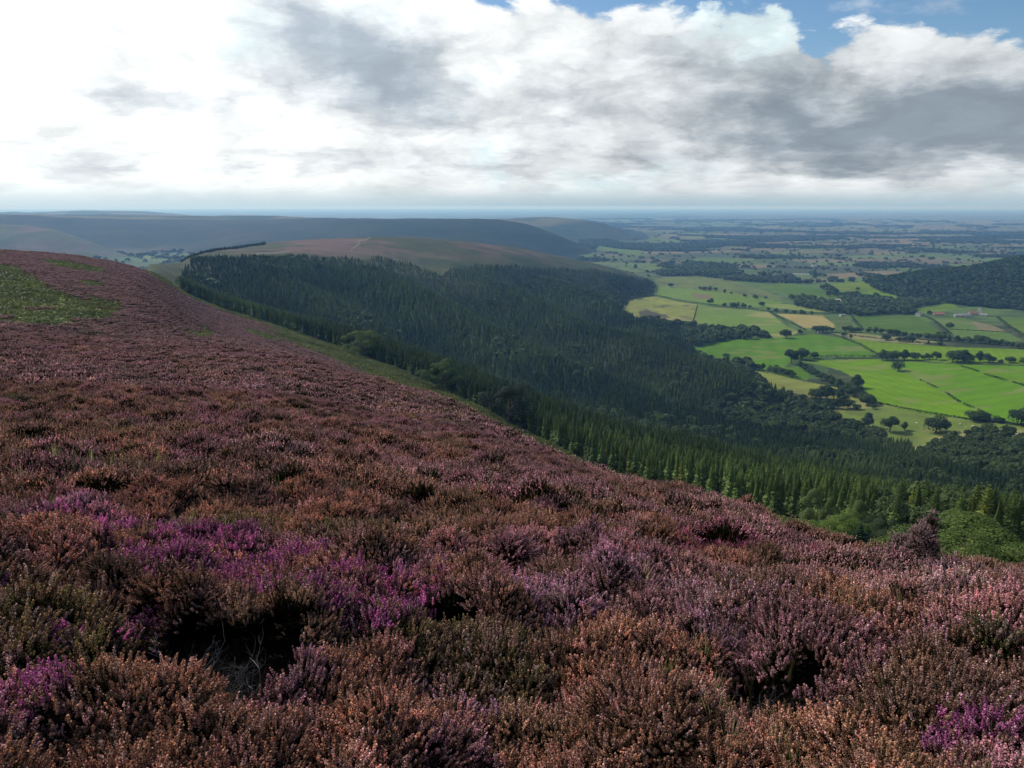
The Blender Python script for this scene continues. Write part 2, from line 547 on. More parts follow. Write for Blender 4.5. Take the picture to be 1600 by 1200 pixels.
# ------------------------------------------------------------------ plant models (unit height 1)
def conifer_crown(seed, whorls, nb, fine, kind=0):
    r = np.random.default_rng(seed); mb = MB()
    base, R0 = (.10, .20) if kind == 0 else (.16, .19)
    for i in range(whorls):
        t = (i + r.uniform(-.3, .3)) / whorls
        h = base + (1 - base) * np.clip(t, 0, .985)
        rad = R0 * (1 - np.clip(t, 0, 1)) ** .72 * (1.0 if kind == 0 else (.8 + .35 * math.sin(t * 9 + seed))) + .012
        k = nb if t < .75 else max(4, nb - 2)
        a0 = r.uniform(0, 6.28)
        for j in range(k):
            a = a0 + j * 6.283 / k + r.uniform(-.35, .35)
            rr = rad * r.uniform(.6, 1.18)
            c, s = math.cos(a), math.sin(a)
            dr = -.30 * rr if t < .5 else .25 * rr
            w = rr * r.uniform(.28, .42)
            o = np.array([c, s, 0]); p = np.array([-s, c, 0])
            tip = o * rr + np.array([0, 0, h + dr * 1.2 + rr * .12])
            mid = o * rr * .55 + np.array([0, 0, h + dr * .3 + .02])
            bs = np.array([0, 0, h + rr * .1])
            V = [bs, mid + p * w - [0, 0, w * .5], mid, mid - p * w - [0, 0, w * .5], tip]
            T = [(0, 1, 2), (0, 2, 3), (1, 4, 2), (2, 4, 3)]
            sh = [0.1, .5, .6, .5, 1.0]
            if fine:
                for q in range(3):
                    f = r.uniform(.3, .95); sd = r.choice((-1, 1))
                    root = o * rr * f * .9 + np.array([0, 0, h + dr * f])
                    e = root + p * sd * w * r.uniform(.8, 1.6) + o * rr * .22 - [0, 0, w * r.uniform(.2, .9)]
                    n0 = len(V)
                    V += [root + [0, 0, w * .25], root - [0, 0, w * .35], e]; T.append((n0, n0 + 1, n0 + 2)); sh += [.4, .3, .9]
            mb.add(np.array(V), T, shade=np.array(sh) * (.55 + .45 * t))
    # dense heart of the crown
    k = 7; zz_ = np.array([base + .01, base + .25 * (1 - base), base + .6 * (1 - base), .97]); rr_ = R0 * np.array([.45, .52, .34, .02])
    ang = np.arange(k) * 6.283 / k
    Vc = np.concatenate([np.stack([np.cos(ang + .4 * q) * rr_[q] * r.uniform(.7, 1.25, k), np.sin(ang + .4 * q) * rr_[q] * r.uniform(.7, 1.25, k), zz_[q] + r.uniform(-.03, .03, k)], 1) for q in range(4)])
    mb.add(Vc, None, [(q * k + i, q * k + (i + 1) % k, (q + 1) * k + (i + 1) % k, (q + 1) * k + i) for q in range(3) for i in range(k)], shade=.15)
    # leader
    mb.add(np.array([[-.008, 0, .93], [.008, 0, .93], [0, .008, .93], [0, 0, 1.03]]), [(0, 1, 3), (1, 2, 3), (2, 0, 3)], shade=1.0)
    return mb


def trunk_mesh(name, seed, r0=.016, top=.9, limbs=0, bend=.01):
    r = np.random.default_rng(seed); mb = MB()
    z = np.linspace(-.02, top, 7)
    p = np.stack([np.cumsum(r.normal(0, bend, 7)), np.cumsum(r.normal(0, bend, 7)), z], 1); p[0, :2] = 0
    rad = r0 * (1.35 - z / top) ** .8; rad[0] *= 1.35
    mb.tube(p, np.maximum(rad, .003), 7)
    for i in range(limbs):
        h = r.uniform(.22, .6) * top / .9; a = r.uniform(0, 6.28) if limbs < 3 else i * 6.283 / limbs + r.uniform(-.4, .4)
        b = np.array([np.interp(h, z, p[:, 0]), np.interp(h, z, p[:, 1]), h])
        ln = r.uniform(.22, .38)
        q = [b + np.array([math.cos(a) * ln * f, math.sin(a) * ln * f, ln * (.55 * f + .35 * f * f)]) for f in (0, .35, .7, 1)]
        mb.tube(np.array(q), np.array([.5, .38, .25, .08]) * r0, 5)
    return mb.mesh(name, [M['bark']], True)


def broad_crown(seed, n, size, width=.5, base=.18, lobes=9, squash=1.0, sr=(.36, .55), kr=(.35, .66)):
    r = np.random.default_rng(seed); mb = MB()
    C, S = [], []
    zc = (1 + base) / 2; hz = (1 - base) / 2
    for i in range(lobes):
        d = rand_dirs(1, r)[0]; k = r.uniform(*kr)
        C.append([d[0] * width * k, d[1] * width * k, zc + d[2] * hz * k * squash])
        S.append(r.uniform(*sr))
    C, S = np.array(C), np.array(S)
    li = r.integers(0, lobes, n)
    dr = rand_dirs(n, r)
    dr[:, 2] = np.where(dr[:, 2] < -.35, -dr[:, 2], dr[:, 2])
    dr /= np.linalg.norm(dr, axis=1)[:, None]
    rr = S[li] * (r.uniform(.55, 1.0, n) ** .35) * r.choice([1.0, 1.0, 1.0, 1.12], n)
    P = C[li] + dr * rr[:, None] * np.array([width, width, hz])
    P[:, 2] = np.maximum(P[:, 2], base * .7 + r.uniform(0, .05, n))
    nn = dr + .6 * rand_dirs(n, r) + np.array([0, 0, .35]); nn /= np.linalg.norm(nn, axis=1)[:, None]
    V, Q = quads_at(P, nn, size * r.uniform(.6, 1.3, n), r)
    sh = np.repeat(r.uniform(0, 1, n) * .6 + .4 * r.uniform(0, 1, lobes)[li], 4)
    mb.add(V, None, Q, shade=sh)
    return mb


def heather_clump(seed, sprigs, rad, length, detail, spike_r=.0085):
    """a handful of upright heather sprigs, flowers up the top third; origin at the foot"""
    r = np.random.default_rng(seed); mb = MB()
    TET = np.array([[1, 1, 1], [1, -1, -1], [-1, 1, -1], [-1, -1, 1.]]) * .75
    TF = np.array([(0, 1, 2), (0, 3, 1), (0, 2, 3), (1, 3, 2)])
    for i in range(sprigs):
        q, a = rad * math.sqrt(r.uniform()), r.uniform(0, 6.28)
        b = np.array([q * math.cos(a), q * math.sin(a), r.uniform(-.02, .02) * length / .2])
        ln = length * r.uniform(.7, 1.2)
        tilt = np.array([math.cos(a) * q / rad * .35 + r.normal(0, .24), math.sin(a) * q / rad * .35 + r.normal(0, .24), 1.0])
        tilt /= np.linalg.norm(tilt)
        tip = b + tilt * ln
        f0 = r.uniform(.5, .68)
        bl = 1.0 if r.uniform() < .8 else r.uniform(0, .35)
        spg = r.uniform()
        if detail == 2:
            # stem
            mb.tube(np.array([b, b + tilt * ln * .5, tip]), np.array([.0022, .0016, .0008]), 3, bloom=0.0, shade=.4, sprig=spg)
            nf = int(r.integers(15, 22))
            t = f0 + (1 - f0) * np.linspace(0, 1, nf)
            an = np.arange(nf) * 2.4 + r.uniform(0, 6)
            w = spike_r * r.uniform(.8, 1.25) * (1.05 - .75 * ((t - f0) / (1 - f0)) ** 2)
            e1 = np.cross(tilt, [0, 1, .1]); e1 /= np.linalg.norm(e1); e2 = np.cross(tilt, e1)
            P = b + tilt * (ln * t)[:, None] + w[:, None] * (np.cos(an)[:, None] * e1 + np.sin(an)[:, None] * e2)
            sz = r.uniform(.0026, .0050, nf)
            rot = np.linalg.qr(r.normal(size=(nf, 3, 3)))[0]
            V = P[:, None] + np.einsum('nij,kj->nki', rot, TET) * sz[:, None, None]
            T = (np.arange(nf)[:, None, None] * 4 + TF[None]).reshape(-1, 3)
            mb.add(V.reshape(-1, 3), T, sprig=spg, bloom=np.repeat(np.clip(bl * r.uniform(.6, 1.1, nf), 0, 1), 4), shade=np.repeat(r.uniform(.0, 1, nf), 4))
            # leafy short shoots below
            nl = 12
            t2 = r.uniform(.08, f0 + .08, nl); a2 = r.uniform(0, 6.28, nl)
            o = np.cos(a2)[:, None] * e1 + np.sin(a2)[:, None] * e2
            B = b + tilt * (ln * t2)[:, None]
            L = r.uniform(.010, .024, nl)[:, None]
            s2 = np.cross(o, tilt)
            V = np.stack([B + s2 * .0028, B - s2 * .0028, B + o * L + tilt * L * 1.1], 1)
            mb.add(V.reshape(-1, 3), np.arange(nl * 3).reshape(nl, 3), sprig=spg, bloom=0.0, shade=np.repeat(r.uniform(0, 1, nl), 3))
        else:
            e1 = np.cross(tilt, [0, 1, .1]); e1 /= np.linalg.norm(e1); e2 = np.cross(tilt, e1)
            w = spike_r * r.uniform(.8, 1.3)
            a0 = r.uniform(0, 6)
            nseg = 2 if detail == 1 else 1
            for s in range(nseg):
                fa, fb = f0 + (1 - f0) * s / nseg, f0 + (1 - f0) * (s + 1) / nseg
                c = b + tilt * ln * (fa * .55 + fb * .45) + (e1 * r.normal() + e2 * r.normal()) * w * .5
                ring = [c + w * (1 - .25 * s) * (math.cos(a0 + k * 2.094) * e1 + math.sin(a0 + k * 2.094) * e2) for k in range(3)]
                V = np.array([b + tilt * ln * fa, *ring, b + tilt * ln * fb])
                T = [(0, 2, 1), (0, 3, 2), (0, 1, 3), (4, 1, 2), (4, 2, 3), (4, 3, 1)]
                mb.add(V, T, sprig=spg, bloom=bl * r.uniform(.65, 1.0), shade=r.uniform(0, 1))
            k = r.uniform(0, 6.28)
            o = math.cos(k) * e1 + math.sin(k) * e2
            V = np.array([b - o * w * 1.2, b + o * w * 1.2, b + tilt * ln * (f0 + .1), b + tilt * ln * .4 + np.cross(o, tilt) * w * 2])
            mb.add(V, [(0, 1, 2), (0, 3, 2)], sprig=spg, bloom=0.0, shade=r.uniform(0, 1))
    return mb


def grass_tuft(seed, n, ln):
    r = np.random.default_rng(seed); mb = MB()
    for i in range(n):
        a = r.uniform(0, 6.28); c = np.array([math.cos(a), math.sin(a), 0]); L_ = ln * r.uniform(.6, 1.3); b = r.uniform(.15, .8)
        p_ = np.array([c * .02 * r.uniform(), c * L_ * .18 * b + [0, 0, L_ * .5], c * L_ * .55 * b + [0, 0, L_ * (1 - .3 * b)]])
        s_ = np.cross(c, [0, 0, 1.]) * .0016
        V = np.array([p_[0] - s_, p_[0] + s_, p_[1] - s_, p_[1] + s_, p_[2]])
        mb.add(V, [(2, 3, 4)], [(0, 1, 3, 2)], bloom=1.0, sprig=.4, shade=r.uniform(0, 1))
    return mb


def stem_tangle(seed, n, rad, ln):
    """leafless woody heather stems as they show in the hollows"""
    r = np.random.default_rng(seed); mb = MB()
    for i in range(n):
        a = r.uniform(0, 6.28); b = np.array([math.cos(a), math.sin(a), 0]) * rad * r.uniform(0, .6)
        dr = np.array([math.cos(a) + r.normal(0, .5), math.sin(a) + r.normal(0, .5), r.uniform(.2, 1.3)]); dr /= np.linalg.norm(dr)
        pts = [b]; L_ = ln * r.uniform(.5, 1.2)
        for k in range(4):
            dr = dr + r.normal(0, .28, 3); dr /= np.linalg.norm(dr); pts.append(pts[-1] + dr * L_ / 4)
        mb.tube(np.array(pts), np.linspace(.0028, .001, 5) * r.uniform(.6, 1.3), 3, bloom=1.0, sprig=.4, shade=r.uniform(0, 1))
        for k in range(3):
            q = pts[int(r.integers(1, 4))]; e = dr + r.normal(0, .7, 3); e /= np.linalg.norm(e)
            mb.tube(np.array([q, q + e * L_ * .18 + r.normal(0, .006, 3), q + e * L_ * .35]), np.array([.0014, .001, .0006]), 3, bloom=1.0, sprig=.4, shade=r.uniform(0, 1))
    return mb


# ------------------------------------------------------------------ uncountable cover: points that carry plants
def euler_from(nrm, yaw):
    z = nrm / np.linalg.norm(nrm, axis=1)[:, None]
    x = np.stack([np.cos(yaw), np.sin(yaw), np.zeros_like(yaw)], 1)
    x = x - z * (x * z).sum(1)[:, None]; x /= np.linalg.norm(x, axis=1)[:, None] + 1e-9
    y = np.cross(z, x)
    return np.stack([np.arctan2(y[:, 2], z[:, 2]), -np.arcsin(np.clip(x[:, 2], -1, 1)), np.arctan2(x[:, 1], x[:, 0])], 1)


def stuff(name, pos, rot, scl, vid, tint, sources, label, cat):
    """one object whose points carry the plant models"""
    me = bpy.data.meshes.new(name)
    me.vertices.add(len(pos)); me.vertices.foreach_set('co', np.ascontiguousarray(pos, np.float32).ravel())
    def A(k, t, a, f):
        x = me.attributes.new(k, t, 'POINT'); x.data.foreach_set(f, np.ascontiguousarray(a).ravel())
    A('rot', 'FLOAT_VECTOR', rot.astype(np.float32), 'vector')
    scl = np.asarray(scl, np.float32)
    if scl.ndim == 1: scl = np.repeat(scl[:, None], 3, 1)
    A('scl', 'FLOAT_VECTOR', scl, 'vector')
    A('vid', 'INT', np.asarray(vid, np.int32), 'value')
    A('tint', 'FLOAT_COLOR', np.concatenate([tint, np.ones((len(tint), 1))], 1).astype(np.float32), 'color')
    o = link(name, me, label, cat, kind='stuff')
    col = bpy.data.collections.new(name + '_plants')
    for i, s in enumerate(sources):
        so = bpy.data.objects.new('%s_plant_%02d' % (name, i), s); col.objects.link(so)
    ng = bpy.data.node_groups.new(name + '_growth', 'GeometryNodeTree')
    ng.interface.new_socket('Geometry', in_out='INPUT', socket_type='NodeSocketGeometry')
    ng.interface.new_socket('Geometry', in_out='OUTPUT', socket_type='NodeSocketGeometry')
    gin, gout = ng.nodes.new('NodeGroupInput'), ng.nodes.new('NodeGroupOutput')
    iop = ng.nodes.new('GeometryNodeInstanceOnPoints')
    ci = ng.nodes.new('GeometryNodeCollectionInfo')
    ci.inputs['Collection'].default_value = col
    ci.inputs['Separate Children'].default_value = True
    ci.inputs['Reset Children'].default_value = True
    def NA_(k, t):
        n = ng.nodes.new('GeometryNodeInputNamedAttribute'); n.data_type = t; n.inputs['Name'].default_value = k
        return n.outputs['Attribute']
    L = ng.links.new
    L(gin.outputs[0], iop.inputs['Points']); L(ci.outputs[0], iop.inputs['Instance'])
    iop.inputs['Pick Instance'].default_value = True
    L(NA_('vid', 'INT'), iop.inputs['Instance Index'])
    L(NA_('rot', 'FLOAT_VECTOR'), iop.inputs['Rotation'])
    L(NA_('scl', 'FLOAT_VECTOR'), iop.inputs['Scale'])
    L(iop.outputs[0], gout.inputs[0])
    md = o.modifiers.new('growth', 'NODES'); md.node_group = ng
    return o


def jgrid(x0, x1, y0, y1, c, r):
    nx, ny = int((x1 - x0) / c) + 1, int((y1 - y0) / c) + 1
    gx, gy = np.meshgrid(np.arange(nx), np.arange(ny))
    gx = x0 + (gx + r.uniform(0, 1, gx.shape)) * c
    gy = y0 + (gy + r.uniform(0, 1, gy.shape)) * c
    return gx.ravel(), gy.ravel()

# ------------------------------------------------------------------ land cover
FOREST = [(268, 470), (285, 440), (292, 420), (300, 409), (340, 406), (430, 404), (590, 405), (640, 413), (690, 432), (720, 419), (800, 416), (860, 420), (940, 424), (1010, 438), (1024, 446),
          (1020, 462), (985, 470), (965, 488), (1000, 503), (1060, 512), (1090, 552), (1130, 562), (1180, 588), (1200, 606), (1240, 622), (1300, 645), (1345, 672), (1390, 697), (1430, 706),
          (1480, 690), (1545, 672), (1600, 688), (1750, 700), (1900, 960), (240, 960)]
# pastures: outline on the photo, grass colour, name, label
FIELDS = [
    ([(1022, 437), (1040, 433), (1095, 432), (1150, 440), (1200, 455), (1225, 470), (1200, 468), (1140, 457), (1085, 453), (1060, 450), (1018, 445)], (0.087, 0.118, 0.028)),
    ([(1018, 445), (1060, 450), (1085, 453), (1140, 457), (1200, 468), (1225, 472), (1205, 481), (1150, 478), (1100, 474), (1060, 469), (1016, 459)], (0.095, 0.159, 0.020)),
    ([(962, 490), (985, 462), (1010, 461), (1060, 471), (1090, 476), (1082, 502), (1040, 506), (1000, 505)], (0.160, 0.185, 0.035)),
    ([(1090, 476), (1125, 481), (1200, 487), (1230, 510), (1250, 518), (1225, 530), (1160, 520), (1120, 514), (1082, 502)], (0.098, 0.159, 0.022)),
    ([(1195, 475), (1230, 475), (1290, 482), (1322, 488), (1280, 488), (1210, 481)], (0.130, 0.177, 0.035)),
    ([(1213, 490), (1285, 493), (1305, 508), (1303, 513), (1270, 513), (1255, 512), (1240, 503)], (0.242, 0.208, 0.074)),
    ([(1290, 494), (1325, 495), (1334, 512), (1310, 513), (1306, 506)], (0.063, 0.094, 0.022)),
    ([(1082, 545), (1120, 533), (1160, 530), (1220, 527), (1270, 522), (1320, 530), (1345, 540), (1370, 555), (1360, 558), (1300, 558), (1240, 561), (1225, 575), (1205, 584), (1180, 577), (1130, 562), (1100, 554)], (0.059, 0.138, 0.003)),
    ([(1225, 575), (1250, 572), (1268, 588), (1258, 596), (1205, 584)], (0.059, 0.129, 0.003)),
    ([(1168, 589), (1180, 579), (1205, 584), (1258, 596), (1310, 606), (1345, 622), (1350, 636), (1310, 626), (1264, 620), (1232, 612), (1190, 602)], (0.150, 0.172, 0.035)),
    ([(1250, 565), (1300, 562), (1371, 561), (1400, 580), (1440, 596), (1500, 630), (1545, 651), (1520, 656), (1450, 646), (1390, 636), (1368, 626), (1352, 610), (1345, 595), (1315, 580), (1282, 570)], (0.088, 0.175, 0.001)),
    ([(1371, 561), (1487, 569), (1540, 585), (1600, 603), (1720, 640), (1720, 690), (1600, 663), (1545, 651), (1500, 630), (1440, 596), (1400, 580)], (0.073, 0.163, 0.002)),
    ([(1487, 569), (1600, 572), (1720, 576), (1720, 640), (1600, 603), (1540, 585)], (0.073, 0.157, 0.002)),
    ([(1328, 529), (1380, 535), (1480, 542), (1600, 546), (1720, 556), (1720, 574), (1600, 570), (1480, 567), (1374, 557), (1345, 540)], (0.091, 0.163, 0.003)),
    ([(1296, 519), (1340, 521), (1400, 527), (1465, 534), (1440, 538), (1380, 534), (1328, 529)], (0.170, 0.165, 0.070)),
    ([(1337, 496), (1430, 493), (1457, 509), (1484, 527), (1440, 524), (1400, 519), (1370, 513), (1346, 509)], (0.048, 0.097, 0.006)),
    ([(1457, 497), (1500, 496), (1555, 510), (1580, 522), (1600, 533), (1560, 534), (1500, 532), (1482, 516)], (0.069, 0.120, 0.022)),
    ([(1562, 496), (1600, 497), (1720, 500), (1720, 540), (1600, 526), (1588, 515)], (0.066, 0.120, 0.007)),
    ([(1282, 447), (1320, 440), (1380, 435), (1412, 441), (1380, 451), (1330, 456), (1300, 453)], (0.081, 0.129, 0.004)),
    ([(1345, 457), (1400, 449), (1425, 441), (1450, 444), (1474, 454), (1455, 463), (1430, 464), (1410, 468), (1375, 464), (1350, 461)], (0.081, 0.148, 0.004)),
    ([(1425, 482), (1460, 479), (1466, 470), (1492, 474), (1497, 482), (1470, 487), (1430, 490)], (0.073, 0.136, 0.004)),
    ([(1182, 447), (1230, 443), (1282, 451), (1312, 460), (1312, 470), (1280, 471), (1255, 464), (1220, 459)], (0.053, 0.105, 0.007)),
    ([(1285, 655), (1310, 634), (1350, 628), (1368, 630), (1400, 638), (1450, 647), (1520, 657), (1600, 667), (1720, 690), (1720, 712), (1600, 686), (1570, 682), (1545, 672), (1480, 690), (1430, 706), (1390, 697), (1345, 672), (1300, 650)], (0.092, 0.133, 0.024)),
    ([(935, 384), (960, 388), (1005, 392), (1000, 399), (960, 394), (930, 390)], (0.066, 0.114, 0.022)),
    ([(1080, 402), (1180, 404), (1170, 411), (1100, 408)], (0.061, 0.109, 0.022)),
]
BRACKEN = [  # bright green bracken and bilberry among the heather of the moor side
    [(-60, 408), (20, 416), (70, 448), (130, 470), (185, 472), (200, 494), (130, 506), (60, 512), (-60, 514)],
    [(60, 405), (120, 412), (165, 423), (140, 428), (90, 420)],
    [(110, 437), (150, 440), (160, 450), (130, 448)],
    [(225, 424), (285, 440), (292, 455), (262, 448)],
    [(290, 520), (330, 516), (340, 524), (300, 528)],
    [(365, 508), (420, 524), (450, 540), (410, 532)],
    [(120, 455), (180, 476), (150, 482)],
]
H1MOOR = (.115, .10, .05)


def in_list(px, py, polys):
    r = np.zeros(np.shape(px), bool)
    for p in polys: r |= inpoly(px, py, p)
    return r


LN = np.broadcast_to(LND[None], (NA, ND))
EDGE = np.broadcast_to(LN_EDGE[:, None], (NA, ND))
CRST = np.broadcast_to(LN_CREST[:, None], (NA, ND))
zone = np.zeros((NA, ND), int)          # 0 moor side
cover = np.zeros((NA, ND, 3))
wig = (fbm(Xg / 30, Yg / 30, 3, 31) - .5)
PXw, PYw = PX + wig * 10, PY + wig * 10
n1 = fbm(Xg / 7, Yg / 7, 4, 41); n2 = fbm(Xg / 45, Yg / 45, 4, 43); n3 = fbm(Xg / 160, Yg / 160, 4, 47)


def lerp3(a, b, t):
    return np.asarray(a)[None, None] * (1 - t[..., None]) + np.asarray(b)[None, None] * t[..., None]


near = LN < EDGE
cover[:] = lerp3((.11, .078, .070), (.18, .125, .125), sstep(.35, .65, n2))
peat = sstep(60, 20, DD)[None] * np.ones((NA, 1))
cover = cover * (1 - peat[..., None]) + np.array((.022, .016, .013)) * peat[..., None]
# bracken strip that follows the wood
strip = sstep(-.52, -.24, LN - EDGE + (n2 - .5) * .5) * sstep(380, 470, PX) * (LN > CRST)
strip = np.maximum(strip, sstep(-.12, -.03, LN - EDGE) * sstep(230, 280, PX) * (LN > CRST))
rag = (fbm(Xg / 12, Yg / 30, 4, 33) - .5)
brk = np.maximum(strip, in_list(PXw + rag * 60, PYw + rag * 16, BRACKEN) * (LN > CRST + .1) * sstep(.12, .34, fbm(Xg / 5, Yg / 9, 4, 35)))
brk_c = lerp3((.055, .082, .022), (.135, .160, .042), sstep(.35, .65, n1))
cover = cover * (1 - brk[..., None]) + brk_c * brk[..., None]
BRK = brk * near
far_ = ~near
pf = inpoly(PX + wig * 4, PY + wig * 4, FOREST) & far_ & (LN < math.log(2050)) & (LN < np.broadcast_to(ll[12][:, None], (NA, ND)) + .08)
valley_m = far_ & (Zg < 14) & (DD[None] > 560) & (DD[None] < 3300) & (PX > 905) & ~pf
zone[far_] = 1                          # hill ground
# middle moor and the far hills
mo = lerp3((.036, .044, .022), (.095, .060, .055), sstep(.42, .62, n3 * .6 + n2 * .4))
gr = lerp3((.026, .040, .018), (.050, .060, .026), sstep(.35, .65, n2))
topness = sstep(416, 384, PY)
cover[far_] = (gr * (1 - topness[..., None]) + mo * topness[..., None])[far_]
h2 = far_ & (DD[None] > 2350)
dark = lerp3((.007, .016, .014), (.014, .024, .018), sstep(.35, .65, n3))  # dark forest green stands in for cloud shadow on the long hill
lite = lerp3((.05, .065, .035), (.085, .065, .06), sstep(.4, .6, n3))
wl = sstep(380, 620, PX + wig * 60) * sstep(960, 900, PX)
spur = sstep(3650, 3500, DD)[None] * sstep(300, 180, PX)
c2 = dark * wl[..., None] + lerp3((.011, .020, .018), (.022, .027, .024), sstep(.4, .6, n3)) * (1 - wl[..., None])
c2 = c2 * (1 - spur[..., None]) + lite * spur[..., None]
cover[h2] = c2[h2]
h3 = far_ & (DD[None] > 4450)
c3 = lerp3((.022, .042, .024), (.085, .080, .045), sstep(.45, .6, fbm(Xg / 300, Yg / 300, 3, 51)))
edge_w = sstep(860, 925, PX + (PY - 345) * 2) * sstep(342, 348, PY)
c3 = c3 * (1 - edge_w[..., None] * .75) + np.array((.008, .020, .016)) * edge_w[..., None] * .75
cover[h3] = c3[h3]
# valley ground
vg = lerp3((.040, .070, .022), (.072, .118, .030), sstep(.35, .65, n2))
cover[valley_m] = vg[valley_m]; zone[valley_m] = 2
# forest ground
zone[pf] = 3
cover[pf] = (lerp3((.022, .026, .014), (.042, .052, .022), sstep(.16, .02, np.broadcast_to(LN_TOP[:, None], (NA, ND)) - LN) * sstep(720, 640, PX) * sstep(.3, .6, n1)))[pf]
onhill = samp(hill, Xg, Yg) > 2.5
zone[onhill & far_] = 4; cover[onhill & far_] = (.022, .028, .016)


# the plain: parcels of land as a farmer's patchwork
def parcels(X, Y, cell, seed, rot=.3):
    c, s = math.cos(rot), math.sin(rot)
    u, v = (X * c + Y * s) / cell, (-X * s + Y * c) / (cell * .8)
    u = u + (fbm(X / cell / 3, Y / cell / 3, 2, seed + 3) - .5) * 1.2
    iu, iv = np.floor(u), np.floor(v)
    b1 = np.full(np.shape(X), 9.); b2 = b1.copy(); idv = np.zeros(np.shape(X))
    for a in (-1, 0, 1):
        for b in (-1, 0, 1):
            p, q = iu + a, iv + b
            cu = p + .15 + .7 * _hash(p, q, seed); cv = q + .15 + .7 * _hash(p, q, seed + 1)
            d = np.maximum(abs(u - cu), abs(v - cv)) + .15 * (abs(u - cu) + abs(v - cv))
            k = _hash(p, q, seed + 2)
            nb = d < b1
            b2 = np.where(nb, b1, np.minimum(b2, d)); idv = np.where(nb, k, idv); b1 = np.where(nb, d, b1)
    return idv, (b2 - b1) * cell


plain_m = far_ & (Zg < 9) & (((DD[None] > 2250) & (PX > 905)) | (DD[None] > 4300)) & ~onhill & ~pf
plain_m |= far_ & (DD[None] > 14000)
idn, edn = parcels(Xg, Yg, 210, 60)
idf, edf = parcels(Xg, Yg, 420, 70, -.2)
PAL = np.array([(.075, .12, .035), (.10, .15, .04), (.06, .09, .03), (.17, .13, .075), (.13, .105, .07), (.045, .06, .03), (.09, .12, .045), (.20, .155, .09), (.05, .07, .035), (.12, .17, .045)])
usef = DD[None] > 5200
ip = np.where(usef, idf, idn)
PAL = PAL * .62 + np.array((.015, .019, .010))  # palette darkened to stand for cloud shadow lying over the plain
pc = PAL[np.clip((ip * len(PAL)).astype(int), 0, len(PAL) - 1)]
tanny = sstep(1080, 1250, PX) * sstep(4200, 5500, DD)[None]
pc = pc * (1 - .35 * tanny[..., None]) + np.array((.16, .12, .085)) * .35 * tanny[..., None]
hed = np.where(usef, edf < 26, edn < 10)
pc = np.where(hed[..., None], np.array((.025, .035, .02)), pc)
wood = fbm(Xg / 900, Yg / 500, 3, 77) > .60
wood &= DD[None] > 3600
pc = np.where(wood[..., None], np.array((.024, .034, .02)), pc)
zone[plain_m] = 5; cover[plain_m] = pc[plain_m]
# valley floor far left
vl = far_ & (Zg < 26) & (DD[None] > 2300) & (DD[None] < 3300) & (PX < 330)
cl = PAL[np.clip((idn * 4).astype(int), 0, 3)] * 1.15
cover[vl] = cl[vl]

for i, (poly, colr) in enumerate(FIELDS):
    x0, x1 = min(p[0] for p in poly), max(p[0] for p in poly)
    y0, y1 = min(p[1] for p in poly), max(p[1] for p in poly)
    box = (PX > x0 - 8) & (PX < x1 + 8) & (PY > y0 - 8) & (PY < y1 + 8) & far_ & (DD[None] > 560) & (zone != 3)
    idx = np.where(box)
    ok = inpoly(PX[idx], PY[idx], poly)
    sel = (idx[0][ok], idx[1][ok])
    zone[sel] = 10 + i
    sx, sy = Xg[sel], Yg[sel]
    k = 1 + (.5 * fbm(sx / 60, sy / 60, 4, 90 + i) + .5 * fbm(sx / 9, sy / 9, 4, 190 + i) - .5) * .5 + .06 * np.sin((sx * math.cos(i * 1.3) + sy * math.sin(i * 1.3)) / 4.0)
    if i in (7, 10, 11, 12, 13, 15, 19):
        a_ = i * .9 + .4
        k = k * (1 + .055 * np.sin((sx * math.cos(a_) + sy * math.sin(a_)) / 1.5 + 2 * fbm(sx / 50, sy / 50, 2, i)))
    c = np.asarray(colr)[None] * k[:, None]
    worn = sstep(.60, .74, fbm(sx / 34, sy / 20, 4, 230 + i)) * .55
    c = c * (1 - worn[:, None]) + np.array((.15, .155, .055)) * worn[:, None]
    if i in (0, 2, 22):
        rush = sstep(.56, .66, fbm(sx / 22, sy / 40, 4, 120 + i)) * (.8 if i != 22 else .3)
        c = c * (1 - rush[:, None]) + np.array((.06, .065, .025)) * rush[:, None]
    if i in (2, 3, 22):
        dry = sstep(.5, .64, fbm(sx / 120, sy / 60, 3, 140 + i)) * .6
        c = c * (1 - dry[:, None]) + np.array((.25, .23, .09)) * dry[:, None]
    if i == 16:
        b_ = inpoly(PX[sel], PY[sel], [(1518, 502), (1560, 506), (1582, 519), (1530, 516)])
        c[b_] = np.array((.13, .12, .06)) * k[b_][:, None]
    cover[sel] = c
# dark rushes in the rough pasture, bare spoil bank, moor track
rs = inpoly(PXw, PYw, [(995, 492), (1008, 484), (1040, 491), (1048, 497), (1020, 497)]) & (zone == 12)
cover[rs] = (.065, .055, .035)
rs = inpoly(PXw, PYw, [(1082, 459), (1110, 461), (1112, 467), (1085, 465)]) & (zone == 11)
cover[rs] = (.13, .105, .06)
sp_ = inpoly(PX, PY, [(1300, 470), (1312, 466), (1332, 469), (1326, 474), (1306, 473)]) & far_ & (DD[None] > 1200)
cover[sp_] = (.36, .34, .29)
heap = sp_ * 1.0
for seg in ([(548, 392), (556, 384), (562, 381), (560, 376), (574, 374), (578, 370)], [(388, 400), (392, 398), (405, 396), (430, 395), (455, 392)]):
    for (xa, ya), (xb, yb) in zip(seg[:-1], seg[1:]):
        t = np.clip(((PX - xa) * (xb - xa) + (PY - ya) * (yb - ya)) / ((xb - xa) ** 2 + (yb - ya) ** 2), 0, 1)
        dd = np.hypot(PX - xa - t * (xb - xa), PY - ya - t * (yb - ya))
        cover[(dd < .9) & far_ & (DD[None] > 900) & (DD[None] < 2200) & (zone == 1)] = (.13, .115, .09)

